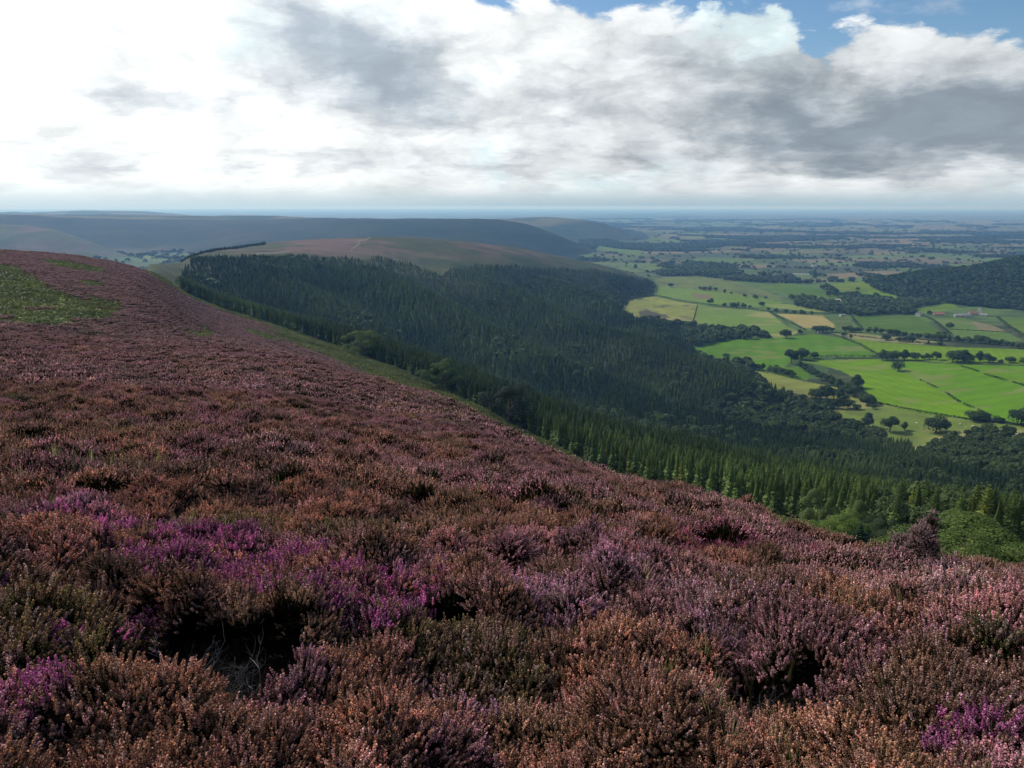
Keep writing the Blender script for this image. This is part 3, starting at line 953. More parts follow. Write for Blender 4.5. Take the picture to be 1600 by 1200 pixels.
hillsplit = (zone == 1)
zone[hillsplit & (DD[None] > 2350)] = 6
zone[hillsplit & (DD[None] > 4450)] = 7
zone[hillsplit & (DD[None] > 7400)] = 8

# one sheet of ground, cut along the land cover
cz = zone[:-1, :-1]
vid_g = np.arange(NA * ND).reshape(NA, ND)
quads = np.stack([vid_g[:-1, :-1], vid_g[1:, :-1], vid_g[1:, 1:], vid_g[:-1, 1:]], -1)
VV = np.stack([Xg, Yg, Zg], -1).reshape(-1, 3); CC = cover.reshape(-1, 3)
ZONES = {0: ('moorland', 'heath'), 1: ('moor', 'moor'), 2: ('meadow', 'field'), 3: ('forest_floor', 'floor'), 4: ('wooded_hill', 'floor'), 5: ('plain', 'plain'),
         6: ('hill', 'moor'), 7: ('hill', 'moor'), 8: ('hill', 'moor')}
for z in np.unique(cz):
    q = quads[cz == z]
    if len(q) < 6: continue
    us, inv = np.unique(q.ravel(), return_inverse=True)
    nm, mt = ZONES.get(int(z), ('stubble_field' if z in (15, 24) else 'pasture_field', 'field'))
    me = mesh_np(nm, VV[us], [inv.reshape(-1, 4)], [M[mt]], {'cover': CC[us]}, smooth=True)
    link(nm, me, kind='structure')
# the bit of ground under the viewer's feet
c0 = np.concatenate([[[0, 0, Zg[NA // 2, 0]]], np.stack([Xg[:, 0], Yg[:, 0], Zg[:, 0]], 1)])
tri = np.array([(0, i + 2, i + 1) for i in range(NA - 1)])
link('path', mesh_np('path', c0, [tri], [M['heath']], {'cover': np.tile((.03, .022, .017), (len(c0), 1))}), kind='structure')
# ------------------------------------------------------------------ heather
def bare_spots():
    s = []
    for (px, py, r) in [(265, 1110, .34), (375, 1110, .34), (320, 1060, .22), (620, 868, .30), (715, 1040, .17), (1270, 995, .12), (1235, 1130, .14), (1450, 1015, .14), (1180, 1130, .10),
                        (330, 870, .24), (930, 870, .20), (1040, 910, .15), (760, 660, .8), (150, 760, .5)]:
        p = at(px, py); s.append((p.x, p.y, r))
    return s


def at_top(px, py):
    """ground under the heather top seen at a photo pixel"""
    q = at(px, py)
    for _ in range(3):
        q = at(px, py + .24 * FPX * .9 / max(math.hypot(q.x, q.y), 2.0))
    return q


BARE = bare_spots()


def zone_blobs(lst):
    o = []
    for (px, py, r) in lst:
        p = at_top(px, py); o.append((p.x, p.y, r))
    return o


MAGENTA = zone_blobs([(318, 868, .38), (345, 900, .30), (445, 900, .34), (395, 930, .22), (262, 915, .30), (225, 905, .2), (470, 955, .28), (555, 950, .30), (600, 940, .22), (640, 985, .2), (520, 985, .2), (570, 1000, .2), (215, 990, .18), (660, 950, .14), (135, 850, .35), (300, 850, .25), (15, 995, .18), (70, 1150, .12), (100, 1060, .10), (1500, 1190, .12)])
ROSE = zone_blobs([(1140, 862, .45), (1110, 868, .4), (1245, 890, .4), (1090, 860, .3), (1200, 880, .2)])
GREENS = zone_blobs([(705, 1050, .12), (690, 1075, .08), (1290, 1045, .10), (350, 1190, .12), (430, 1182, .10), (1050, 985, .14), (980, 960, .12), (1560, 1060, .12), (40, 640, 1.6), (850, 760, .5), (560, 850, .3), (1130, 1000, .12), (20, 870, .2)])
LILAC = zone_blobs([(1490, 935, .45), (1190, 955, .35), (1100, 965, .4), (880, 965, .45), (920, 900, .5), (1540, 1180, .3), (740, 1100, .3), (1410, 1120, .3), (20, 1000, .3), (200, 840, .6)])
TAN = zone_blobs([(330, 945, .6), (400, 960, .5), (150, 885, .8), (760, 830, 1.2), (900, 1060, .5), (1000, 800, 1.0), (1320, 880, 1.0), (1520, 890, .8), (30, 640, 6), (60, 680, 4)])


def inblobs(x, y, L):
    r = np.zeros(len(x), bool)
    for (bx_, by_, br) in L:
        dx, dy = x - bx_, y - by_
        wob = 1.2 * br * (1 + .5 * (fbm(x * 3, y * 3, 2, 3) - .5))
        r |= dx * dx + dy * dy < wob * wob
    return r


C_ROSE_DUST = np.array((.72, .40, .42)); C_MAUVE = np.array((.70, .38, .46)); C_RUST = np.array((.66, .37, .25))
C_TAN = np.array((.64, .42, .26)); C_PINK = np.array((.80, .49, .49)); C_MAG = np.array((.76, .27, .56)); C_RED = np.array((.72, .25, .40)); C_LIL = np.array((.76, .45, .60)); C_OLIVE = np.array((.30, .25, .10)); C_BROWN = np.array((.36, .22, .16)); C_GREEN = np.array((.11, .17, .035))


def bush_tint(x, y, r):
    n = len(x)
    a = fbm(x / 2.6, y / 2.6, 3, 61); b = fbm(x / 6.5, y / 6.5, 3, 67); u = r.uniform(0, 1, n)
    t = np.where((u < .34)[:, None], C_ROSE_DUST, np.where((u < .50)[:, None], C_PINK, np.where((u < .70)[:, None], C_RUST, np.where((u < .84)[:, None], C_MAUVE, C_BROWN))))
    t = np.where(((a > .58) & (u < .55))[:, None], C_RUST * (.9 + .3 * r.uniform(size=(n, 1))), t)
    t = np.where(((a < .40) & (u < .7))[:, None], C_MAUVE, t)
    t = np.where(((b > .62) & (u < .6))[:, None], C_TAN, t)
    t = np.where(((b < .30) & (u > .85))[:, None], C_LIL * .8, t)
    t = np.where((r.uniform(0, 1, n) < .04)[:, None], C_OLIVE, t)
    t = np.where((inblobs(x, y, TAN) & (u < .5))[:, None], C_TAN, t)
    t = np.where((inblobs(x, y, GREENS) & (u < .8))[:, None], C_GREEN, t)
    t = np.where((inblobs(x, y, LILAC) & (u < .55))[:, None], C_LIL, t)
    return np.minimum(t * r.uniform(.8, 1.3, (n, 1)), .85)


def bush_field(x, y, cell, seed, hmax):
    """uneven hummocks of heather bushes: height, outward lean and which bush"""
    wx_, wy_ = x + (fbm(x / cell, y / cell, 2, seed + 20) - .5) * cell * .9, y + (fbm(x / cell, y / cell, 2, seed + 30) - .5) * cell * .9
    tot = np.zeros(len(x)); lean = np.zeros((len(x), 2)); bid = np.zeros((len(x), 2))
    for lev, (cm, wt_) in enumerate(((1.0, .62), (.47, .38))):
        c = cell * cm; sd_ = seed + lev * 50
        iu, iv = np.floor(wx_ / c), np.floor(wy_ / c)
        best = np.zeros(len(x)); bl = np.zeros((len(x), 2)); bb = np.zeros((len(x), 2))
        for a in (-1, 0, 1):
            for b in (-1, 0, 1):
                p, q = iu + a, iv + b
                cx = (p + _hash(p, q, sd_)) * c; cy = (q + _hash(p, q, sd_ + 1)) * c
                rad = c * (.50 + .55 * _hash(p, q, sd_ + 2)); h = hmax * (.45 + .75 * _hash(p, q, sd_ + 3))
                dx, dy = (wx_ - cx) / rad, (wy_ - cy) / rad
                rr = dx * dx + dy * dy
                H = h * np.sqrt(np.clip(1 - rr, 0, 1)) * (rr < 1)
                nb = H > best
                best = np.where(nb, H, best); k = h / rad * .8
                bl = np.where(nb[:, None], np.stack([dx * k, dy * k], 1), bl)
                bb = np.where(nb[:, None], np.stack([cx, cy], 1), bb)
        tot += best * wt_; lean += bl * wt_
        if lev == 0: bid = bb
    tot *= .72 + .56 * fbm(x / cell * 2.3, y / cell * 2.3, 2, seed + 40)
    return tot, lean, bid


hP, hR, hS, hV, hT = [], [], [], [], []


def heather_band(d0, d1, pcell, bcell, hmax, vset, scale, seed, keep_edge=.3, aspan=46):
    r = np.random.default_rng(seed)
    xm = d1 * math.sin(R(aspan))
    x, y = jgrid(-xm, xm, d0 * .6, d1, pcell, r)
    d = np.hypot(x, y); az_ = np.arctan2(x, y)
    k = (d > d0) & (d < d1) & (abs(az_) < R(aspan)); x, y, d = x[k], y[k], d[k]
    k = np.log(d) < lnline(LN_EDGE, x, y) - .02
    k &= visible(x, y, .6, .25 if d0 > 30 else 1.2) & (samp(BRK, x, y) < .45 + r.uniform(-.3, .3, len(x)))
    x, y, d = x[k], y[k], d[k]
    H, lean, bid = bush_field(x, y, bcell, seed, hmax)
    big = .55 + .9 * fbm(x / (bcell * 4), y / (bcell * 4), 3, seed + 5)
    ok = H > .25 * hmax
    ok |= r.uniform(0, 1, len(x)) < keep_edge
    for (bx_, by_, br) in BARE:
        if d0 < math.hypot(bx_, by_) + 1.5 and d1 > math.hypot(bx_, by_) - 1.5:
            dc = math.hypot(bx_, by_); ca_, sa_ = by_ / dc, bx_ / dc
            q = np.hypot(((x - bx_) * ca_ - (y - by_) * sa_) / br, ((x - bx_) * sa_ + (y - by_) * ca_ + br * .35) / (br * 1.15))
            ok &= q > .8 + .5 * fbm(x * 4, y * 4, 2, 8)
    if d1 < 40:
        gap = ~ok & (r.uniform(0, 1, len(x)) < (.55 if d1 < 10 else .3))
        gx_, gy_ = x[gap], y[gap]; n_ = len(gx_)
        hP.append(np.stack([gx_, gy_, ground(gx_, gy_) - .01], 1)); hR.append(np.stack([r.normal(0, .25, n_), r.normal(0, .25, n_), r.uniform(0, 6.28, n_)], 1))
        s = r.uniform(.7, 1.3, n_); hS.append(np.stack([s, s, s], 1)); hV.append(r.integers(13, 16, n_))
        hT.append(np.array((.16, .135, .12)) * r.uniform(.4, 1.3, (n_, 1)))
    if d1 < 40:
        gr_ = (fbm(x / 1.1, y / 1.1, 3, 141) > .63) & (r.uniform(0, 1, len(x)) < (.16 if d1 < 10 else .3))
        gx_, gy_ = x[gr_], y[gr_]; n_ = len(gx_)
        hP.append(np.stack([gx_, gy_, ground(gx_, gy_) + H[gr_] * .6], 1)); hR.append(np.stack([r.normal(0, .2, n_), r.normal(0, .2, n_), r.uniform(0, 6.28, n_)], 1))
        s = r.uniform(.7, 1.3, n_) * (1 if d1 < 10 else 1.4); hS.append(np.stack([s, s, s], 1)); hV.append(r.integers(16, 18, n_))
        hT.append(np.where((r.uniform(0, 1, n_) < .5)[:, None], np.array((.42, .36, .17)), np.array((.16, .21, .06))) * r.uniform(.6, 1.2, (n_, 1)))
    # tips stand high against the sun side, feet stay in the dark
    x, y, H, lean, bid, big, d = x[ok], y[ok], H[ok], lean[ok], bid[ok], big[ok], d[ok]
    H = H * np.clip(big, .55, 1.2)
    tint = bush_tint(bid[:, 0] + .001, bid[:, 1], np.random.default_rng(5)) if False else None
    # one colour per bush: hash the bush centre
    key = np.round(bid * 50).astype(np.int64)
    uq, inv = np.unique(key, axis=0, return_inverse=True)
    tb = bush_tint(uq[:, 0] / 50., uq[:, 1] / 50., r)
    tint = tb[inv.ravel()]
    # only the tops of the bushes flower; the leafy flanks are tinted dark to stand for their shade
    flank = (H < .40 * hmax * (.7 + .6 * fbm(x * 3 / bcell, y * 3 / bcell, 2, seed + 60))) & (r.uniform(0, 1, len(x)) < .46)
    nrm = np.concatenate([lean * .9 + r.normal(0, .10, (len(x), 2)), np.ones((len(x), 1))], 1)
    z = ground(x, y) + H * .95 - .02
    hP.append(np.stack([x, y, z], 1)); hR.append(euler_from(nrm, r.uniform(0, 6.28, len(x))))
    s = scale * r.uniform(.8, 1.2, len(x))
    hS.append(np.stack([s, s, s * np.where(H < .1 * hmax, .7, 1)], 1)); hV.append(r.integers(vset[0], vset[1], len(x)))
    # sprigs of neighbouring kinds grow through one another
    t2 = bush_tint(x * 7.3, y * 7.3, r); w2 = r.uniform(0, .55, (len(x), 1)); vivid = (inblobs(x, y, MAGENTA) | inblobs(x, y, ROSE)) & (r.uniform(0, 1, len(x)) < .8)
    tint = np.where(vivid[:, None], np.where(inblobs(x, y, ROSE)[:, None], C_RED, C_MAG) * r.uniform(.7, 1.2, (len(x), 1)), tint * (1 - w2) + t2 * w2)
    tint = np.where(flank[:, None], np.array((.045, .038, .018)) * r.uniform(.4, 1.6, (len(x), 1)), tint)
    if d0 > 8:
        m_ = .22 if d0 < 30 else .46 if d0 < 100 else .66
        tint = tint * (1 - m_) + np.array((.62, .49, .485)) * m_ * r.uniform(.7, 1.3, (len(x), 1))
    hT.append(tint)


heather_src = ([heather_clump(100 + i, 21, .055, (.105, .13, .15, .12, .14)[i], 2, (.0046, .0054, .006, .0042, .005)[i]).mesh('heather_fine', [M['heather']]) for i in range(5)]
               + [heather_clump(200 + i, 36, .11, .14, 1, .0066).mesh('heather_mid', [M['heather']]) for i in range(4)]
               + [heather_clump(300 + i, 60, .5, .30, 0, .024).mesh('heather_far', [M['heather']]) for i in range(4)]
               + [stem_tangle(350 + i, 9, .07, .20).mesh('heather_stems', [M['heather']]) for i in range(3)]
               + [grass_tuft(370 + i, 16, .24).mesh('grass_tuft', [M['heather']]) for i in range(2)])
heather_band(.45, 9, .058, .54, .46, (0, 5), 1.0, 11, .25, 85)
heather_band(9, 34, .126, .76, .57, (5, 9), 1.15, 12, .22, 62)
heather_band(34, 140, .46, 1.4, .60, (9, 13), .72, 13, .3)
heather_band(130, 560, 1.1, 3.0, .42, (9, 13), 1.35, 14, .45)
print('heather', [len(a) for a in hP])
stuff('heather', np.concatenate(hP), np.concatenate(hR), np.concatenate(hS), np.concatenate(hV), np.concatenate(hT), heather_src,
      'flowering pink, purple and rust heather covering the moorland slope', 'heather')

# bracken and bilberry on the green patches
def tuft_mesh(seed, n, mat):
    r = np.random.default_rng(seed); mb = MB()
    P = np.stack([r.normal(0, .45, n), r.normal(0, .45, n), r.uniform(.05, .5, n)], 1)
    nn = rand_dirs(n, r) * .8 + np.array([0, 0, .9]); nn /= np.linalg.norm(nn, axis=1)[:, None]
    V, Q = quads_at(P, nn, r.uniform(.08, .2, n), r, 1.6)
    mb.add(V, None, Q, shade=np.repeat(r.uniform(0, 1, n), 4))
    return mb.mesh('bracken_tuft', [mat])


r_ = np.random.default_rng(21)
x, y = jgrid(-420, 330, 20, 560, 1.15, r_)
d = np.hypot(x, y)
k = (abs(np.arctan2(x, y)) < R(46)) & (np.log(d) < lnline(LN_EDGE, x, y) + .08) & (np.log(d) > lnline(LN_CREST, x, y))
x, y, d = x[k], y[k], d[k]
k = (samp(BRK, x, y) > .35 + r_.uniform(-.2, .2, len(x))) & visible(x, y, .8, 3.0) & (r_.uniform(0, 1, len(x)) < .85)
x, y = x[k], y[k]
u = fbm(x / 9, y / 9, 3, 71)[:, None]
tb = np.array((.030, .048, .012)) * (1 - u) + np.array((.145, .160, .040)) * u
stuff('bracken', np.stack([x, y, ground(x, y) - .08], 1), np.stack([r_.normal(0, .15, len(x)), r_.normal(0, .15, len(x)), r_.uniform(0, 6, len(x))], 1),
      r_.uniform(.6, 1.7, len(x)) * sstep(60, 300, np.hypot(x, y)) * .5 + .7, r_.integers(0, 3, len(x)), tb * r_.uniform(.7, 1.25, (len(x), 1)), [tuft_mesh(400 + i, 26, M['leaves_mass']) for i in range(3)],
      'bright green bracken in a strip between heather and conifers', 'bracken')
print('bracken', len(x))

# ------------------------------------------------------------------ trees
CON_NEAR = [conifer_crown(10 + i, 19, 7, True, i % 2) for i in range(5)]
CON_MID = [conifer_crown(30 + i, 11, 6, False, i % 2) for i in range(4)]
CON_FAR = [conifer_crown(50 + i, 6, 5, False, i % 2) for i in range(3)]
con_own = [m.mesh('conifer_crown', [M['needles']]) for m in CON_NEAR]
con_trunk = [trunk_mesh('conifer_trunk', 70 + i, .014, .93, 0, .003) for i in range(3)]
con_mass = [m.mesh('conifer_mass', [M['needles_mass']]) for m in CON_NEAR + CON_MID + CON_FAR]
BR_SHAPES = [dict(width=.50, base=.05, lobes=9), dict(width=.60, base=.06, lobes=12), dict(width=.40, base=.04, lobes=8), dict(width=.56, base=.02, lobes=10)]
br_own = [broad_crown(500 + i, 2600, .038, **BR_SHAPES[i]).mesh('broad_crown', [M['leaves']]) for i in range(4)]
br_trunk = [trunk_mesh('broad_trunk', 520 + i, .030, .62, 6, .012) for i in range(4)]
br_mass = ([broad_crown(540 + i, 520, .085, **BR_SHAPES[i]).mesh('broad_mass', [M['leaves_mass']]) for i in range(4)]
           + [broad_crown(560 + i, 130, .16, **BR_SHAPES[i]).mesh('broad_mass', [M['leaves_mass']]) for i in range(4)]
           + [broad_crown(580 + i, 46, .26, **BR_SHAPES[i]).mesh('broad_mass', [M['leaves_mass']]) for i in range(3)])


def tree(name, p, h, wid, crown, trunk, tint, label, cat, group, yaw):
    """a tree: an empty at its foot with trunk and crown"""
    t = link(name, None, label, cat, group, loc=p)
    t.scale = (h * wid, h * wid, h); t.rotation_euler = (0, 0, yaw)
    t.empty_display_size = .1
    a = link('trunk', trunk, parent=t)
    c = link('crown', crown, parent=t); c.color = tuple(tint) + (1,)
    return t


# ---- where the conifers stand
W2 = [(1085, 548), (1130, 560), (1170, 568), (1184, 577), (1200, 606), (1165, 590), (1130, 575), (1100, 565)]
W3 = [(1105, 640), (1150, 620), (1185, 600), (1205, 612), (1260, 628), (1300, 640), (1345, 668), (1392, 700), (1360, 700), (1290, 688), (1200, 672), (1130, 662)]
W4 = [(1418, 706), (1480, 690), (1545, 672), (1600, 686), (1750, 700), (1750, 805), (1600, 765), (1520, 748), (1450, 728)]
RIDGE = [(840, 436), (960, 428), (1024, 440), (1022, 462), (985, 472), (960, 492), (900, 470), (850, 455)]
r_ = np.random.default_rng(31)
xs, ys = [], []
for (d0, d1, c) in ((130, 620, 3.0), (620, 1050, 4.4), (1050, 2050, 5.6)):
    x, y = jgrid(-900, 620, 90, 2050, c, r_)
    d = np.hypot(x, y); k = (d >= d0) & (d < d1) & (abs(np.arctan2(x, y)) < R(43)); xs.append(x[k]); ys.append(y[k])
x, y = np.concatenate(xs), np.concatenate(ys)
d = np.hypot(x, y); z = ground(x, y); px, py = project(x, y, z)
jit = fbm(x / 20, y / 20, 3, 81) - .5
k = inpoly(px + jit * 10, py + jit * 8, FOREST) & (np.log(d) > lnline(LN_EDGE, x, y) + .015) & (np.log(d) < lnline(ll[12], x, y) + .1)
x, y, d, z, px, py, jit = [a[k] for a in (x, y, d, z, px, py, jit)]
shoulder = np.log(d) < lnline(ll[8], x, y)
hgt = np.where(shoulder, 9.0, 8.8) * (.80 + .45 * fbm(x / 60, y / 60, 3, 83)) * r_.uniform(.78, 1.15, len(x))
# thin scrub under the moor edge at the top of the slope
ln_top = lnline(LN_TOP, x, y)
upper = (ln_top - np.log(d)) < .10 + .25 * (fbm(x / 50, y / 50, 3, 85) - .4)
hgt = np.where(upper & ~shoulder, hgt * .7, hgt)
keep = r_.uniform(0, 1, len(x)) < np.where(upper & ~shoulder & (px < 700), .85, .94)
keep &= visible(x, y, hgt, 9.0)
isbroad = inpoly(px, py, W2) | inpoly(px + jit * 20, py, W3) | inpoly(px + jit * 20, py, W4)
mixb = inpoly(px, py, RIDGE) & (fbm(x / 40, y / 40, 3, 87) > .47)
mixb |= shoulder & (px > 1370) & (r_.uniform(0, 1, len(x)) < .75) & (fbm(x / 25, y / 25, 2, 97) > .38)
mixb |= (~shoulder) & (r_.uniform(0, 1, len(x)) < .35) & (fbm(x / 70, y / 70, 3, 89) > .60)
isbroad |= mixb
keep &= ~isbroad | (r_.uniform(0, 1, len(x)) < .22 + .1 * (d > 620) + .12 * (d > 1050))
x, y, d, z, px, py, hgt, isbroad, shoulder, upper = [a[keep] for a in (x, y, d, z, px, py, hgt, isbroad, shoulder, upper)]
blk, bed = parcels(x + 40 * (fbm(x / 90, y / 90, 2, 95) - .5), y, 165, 200, .6)
hgt = hgt * np.where(shoulder, 1, .82 + .36 * blk)
ride = (bed < 3.6) & (blk > .35) & ~shoulder & ~isbroad
x, y, d, z, px, py, hgt, isbroad, shoulder, upper, blk = [a[~ride] for a in (x, y, d, z, px, py, hgt, isbroad, shoulder, upper, blk)]
stand = fbm(x / 85, y / 85, 3, 91)
stand2 = fbm(x / 300, y / 300, 3, 93)
ca = np.where(shoulder[:, None], np.array((.050, .084, .022)), np.array((.032, .058, .020)))
cb = np.where(shoulder[:, None], np.array((.125, .185, .044)), np.array((.092, .134, .038)))  # sunlight put into the tint: shoulder trees brighter than the slope behind
tint = ca + (cb - ca) * sstep(.40, .62, stand * .6 + stand2 * .4)[:, None]
tint = tint * r_.uniform(.65, 1.15, (len(x), 1)) * np.where(shoulder, 1.0, .72 + .5 * blk)[:, None]
odd = (r_.uniform(0, 1, len(x)) < .04)[:, None]
tint = np.where(odd, tint * np.array((1.7, 1.35, 1.0)), tint)
bx_, by_, bd, bz, bh = [a[isbroad] for a in (x, y, d, z, hgt)]
c_ = ~isbroad
x, y, d, z, px, py, hgt, tint, upper, shoulder = [a[c_] for a in (x, y, d, z, px, py, hgt, tint, upper, shoulder)]
# the round broadleaved trees that stand before the plantation keep their own room
EDGE_TREES = []
for (ex, ey) in ((563, 513), (690, 562), (793, 599)):
    ea, et = pix_dir(ex, ey + 40); ea = float(ea)
    de = float(np.exp(np.interp(ea, AZ, LN_EDGE))) * .985
    EDGE_TREES.append((ex, ey, de, de * math.sin(ea), de * math.cos(ea)))
for (_, _, de, ex, ey) in EDGE_TREES:
    dr_ = np.abs(np.arctan2(x, y) - math.atan2(ex, ey)) * de
    room = ~((np.hypot(x - ex, y - ey) < 7.5) | ((dr_ < 6.5) & (d < de) & (d > de - 40)))
    x, y, d, z, px, py, hgt, tint, upper, shoulder = [a[room] for a in (x, y, d, z, px, py, hgt, tint, upper, shoulder)]
size = hgt / d
seen = visible(x, y, hgt * .55, 0) & (px > -10) & (px < 1610) & (py < 1190)
order = np.argsort(-np.where(seen, size, 0))
own = order[:300]; mass = np.setdiff1d(np.arange(len(x)), own)
for i in own:
    tree('conifer_tree', (x[i], y[i], z[i] - .1), hgt[i], r_.uniform(.72, 1.02), con_own[int(r_.integers(0, 5))], con_trunk[int(r_.integers(0, 3))], tint[i],
         'dark green conifer along the front of the plantation below the heather', 'conifer', 'conifers along the front of the plantation', float(r_.uniform(0, 6.28)))
m_ = mass
vid = np.where(d[m_] < 560, r_.integers(0, 5, len(m_)), np.where(d[m_] < 1000, r_.integers(5, 9, len(m_)), r_.integers(9, 12, len(m_))))
wd = r_.uniform(.75, 1.1, len(m_)) * np.where(d[m_] > 620, 1.35, 1.0)
stuff('conifer_forest', np.stack([x[m_], y[m_], z[m_] - .1], 1), np.stack([r_.normal(0, .02, len(m_)), r_.normal(0, .02, len(m_)), r_.uniform(0, 6.28, len(m_))], 1),
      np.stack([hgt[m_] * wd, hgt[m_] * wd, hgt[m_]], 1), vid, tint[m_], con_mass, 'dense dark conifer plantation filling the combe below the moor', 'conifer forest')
print('conifers', len(own), len(m_))

# ---- broadleaved woods: valley copses, wooded hill
WOODS = [
    [(962, 491), (1000, 502), (1060, 507), (1120, 514), (1190, 519), (1194, 527), (1130, 533), (1090, 541), (1050, 534), (1000, 516)],
    [(1085, 552), (1130, 562), (1170, 571), (1182, 577), (1165, 585), (1140, 580), (1100, 566)],
    [(1252, 464), (1290, 471), (1312, 476), (1345, 465), (1400, 471), (1455, 464), (1478, 456), (1486, 466), (1466, 476), (1422, 483), (1430, 491), (1340, 494), (1285, 486), (1240, 478)],
    [(1022, 421), (1040, 412), (1085, 411), (1150, 416), (1200, 424), (1290, 433), (1350, 430), (1380, 433), (1300, 443), (1240, 441), (1180, 441), (1095, 431), (1030, 431)],
    [(1285, 452), (1296, 448), (1305, 455), (1312, 462), (1296, 460)],
    [(1310, 465), (1330, 458), (1345, 464), (1340, 470), (1318, 472)],
]
x, y = jgrid(60, 1500, 600, 3000, 8.5, r_)
z = ground(x, y); d = np.hypot(x, y); px, py = project(x, y, z)
jit = fbm(x / 30, y / 30, 3, 101) - .5
k = in_list(px + jit * 6, py + jit * 4, WOODS) & (d > 900) & ~inpoly(px, py, FOREST) & (r_.uniform(0, 1, len(x)) < .85)
k &= ~(inpoly(px, py, WOODS[3]) & (fbm(x / 110, y / 160, 3, 107) < .47))
onh = (samp(hill, x, y) > 2.5) & (np.abs(np.arctan2(x, y)) < R(44))
k |= onh
sc_ = (~k) & (d > 950) & (d < 2300) & (r_.uniform(0, 1, len(x)) < .02) & in_list(px, py, [[(1200, 420), (1400, 425), (1500, 470), (1480, 495), (1200, 490)]]) & ~in_list(px, py, [f[0] for f in FIELDS])
k |= sc_
x, y, d, z, px, py, onh = [a[k] for a in (x, y, d, z, px, py, onh)]
v = visible(x, y, 12, 6)
x, y, d, z, onh = [a[v] for a in (x, y, d, z, onh)]
wx, wy, wd_, wz = np.concatenate([bx_, x]), np.concatenate([by_, y]), np.concatenate([bd, d]), np.concatenate([bz, z])
wh = np.concatenate([bh * .95, r_.uniform(7, 12.5, len(x)) * np.where(onh, 1.0, 1.0)])
wt = np.array((.030, .052, .018)) + (np.array((.075, .105, .030)) - np.array((.030, .052, .018))) * (fbm(wx / 40, wy / 40, 3, 103)[:, None] * .6 + .4 * r_.uniform(0, 1, (len(wx), 1)))
hl = np.concatenate([np.zeros(len(bx_), bool), onh])
wt = np.where(hl[:, None], np.array((.032, .056, .018)) * r_.uniform(.7, 1.35, (len(wx), 1)), wt)
wpx, wpy = project(wx, wy, wz)
szz = np.where(visible(wx, wy, wh * .5, 0) & (wpx > 0) & (wpx < 1600) & (wd_ < 800), wh / wd_, 0)
NW = 150
own = np.argsort(-szz)[:NW]; m_ = np.setdiff1d(np.arange(len(wx)), own)
for i in own:
    s_ = int(r_.integers(0, 4))
    left = wpx[i] < 1410
    tree('broadleaf_tree', (wx[i], wy[i], wz[i] - .1), wh[i], r_.uniform(.95, 1.25), br_own[s_], br_trunk[s_], wt[i],
         'rounded green tree in the broadleaved wood at the foot of the conifers' if left else 'rounded green tree in the wood below the oak pasture',
         'tree', 'trees in the wood at the foot of the conifers' if left else 'trees in the wood below the oak pasture', float(r_.uniform(0, 6.28)))
vid = np.where(wd_[m_] < 700, r_.integers(0, 4, len(m_)), np.where(wd_[m_] < 1400, r_.integers(4, 8, len(m_)), r_.integers(8, 11, len(m_))))
ww = r_.uniform(.9, 1.3, len(m_))
stuff('woodland', np.stack([wx[m_], wy[m_], wz[m_] - .3], 1), np.stack([0 * ww, 0 * ww, r_.uniform(0, 6.28, len(m_))], 1), np.stack([wh[m_] * ww, wh[m_] * ww, wh[m_]], 1), vid, wt[m_], br_mass,
      'dark broadleaved woodland of the valley copses and the round wooded hill', 'woodland')
print('woods', len(own), len(m_))

# ---- long hill's scarp, left without trees, and the dark strip behind the moor top
xx, yy = jgrid(-1500, 700, 2300, 4500, 10.5, r_)
d = np.hypot(xx, yy); z = ground(xx, yy); px, py = project(xx, yy, z)
k = (d > 2350) & (d < 2300) & (px + (fbm(xx / 150, yy / 150, 3, 111) - .5) * 120 > 420 + 90 * r_.uniform(0, 1, len(xx))) & (px < 960) & (z > 14) & visible(xx, yy, 6, 0)
x2, y2 = jgrid(-1000, -200, 900, 1700, 6.5, r_)
d2 = np.hypot(x2, y2); z2 = ground(x2, y2); px2, py2 = project(x2, y2, z2)
lr = np.log(d2) - lnline(ll[12], x2, y2)
k2 = (lr > .02) & (lr < .13) & (px2 > 276) & (px2 < 415) & visible(x2, y2, 14, 0)
X_, Y_, Z_ = np.concatenate([xx[k], x2[k2]]), np.concatenate([yy[k], y2[k2]]), np.concatenate([z[k], z2[k2]])
n = len(X_)
hh = np.concatenate([r_.uniform(3.5, 6.5, k.sum()), r_.uniform(3.5, 6, k2.sum())])
tt = np.array((.007, .014, .011)) * r_.uniform(.85, 1.25, (n, 1))
stuff('hillside_wood', np.stack([X_, Y_, Z_ - .5], 1), np.stack([np.zeros(n), np.zeros(n), r_.uniform(0, 6.28, n)], 1), np.stack([hh * 2.2, hh * 2.2, hh], 1), r_.integers(0, 3, n), tt, con_mass[9:],
      'dark strip of conifers behind the left end of the middle moor top', 'wood')
print('hillside', n)

# ---- hedgerow trees and copses of the plain
xs, ys = [], []
for (d0, d1, c) in ((2150, 4500, 11), (4500, 8000, 24), (8000, 13000, 60)):
    x, y = jgrid(-400, d1 * .75, d0 * .7, d1, c, r_)
    d = np.hypot(x, y); k = (d > d0) & (d < d1) & (np.abs(np.arctan2(x, y)) < R(44)); xs.append(x[k]); ys.append(y[k])
x, y = np.concatenate(xs), np.concatenate(ys)
d = np.hypot(x, y); z = ground(x, y); px, py = project(x, y, z)
i1, e1 = parcels(x, y, 210, 60); i2, e2 = parcels(x, y, 420, 70, -.2)
e = np.where(d < 5200, e1, e2)
cop = fbm(x / 330, y / 240, 3, 79)
pw = fbm(x / 900, y / 500, 3, 77)
k = (z < 14) & (px > 905) & (samp(hill, x, y) < 1)
pr = np.where(e < np.where(d < 4500, 8, 20), np.where(d < 4500, .30, .22), .003) + .8 * sstep(.60, .66, cop) * (d < 4500) + .9 * (pw > .60) * (d > 3600)
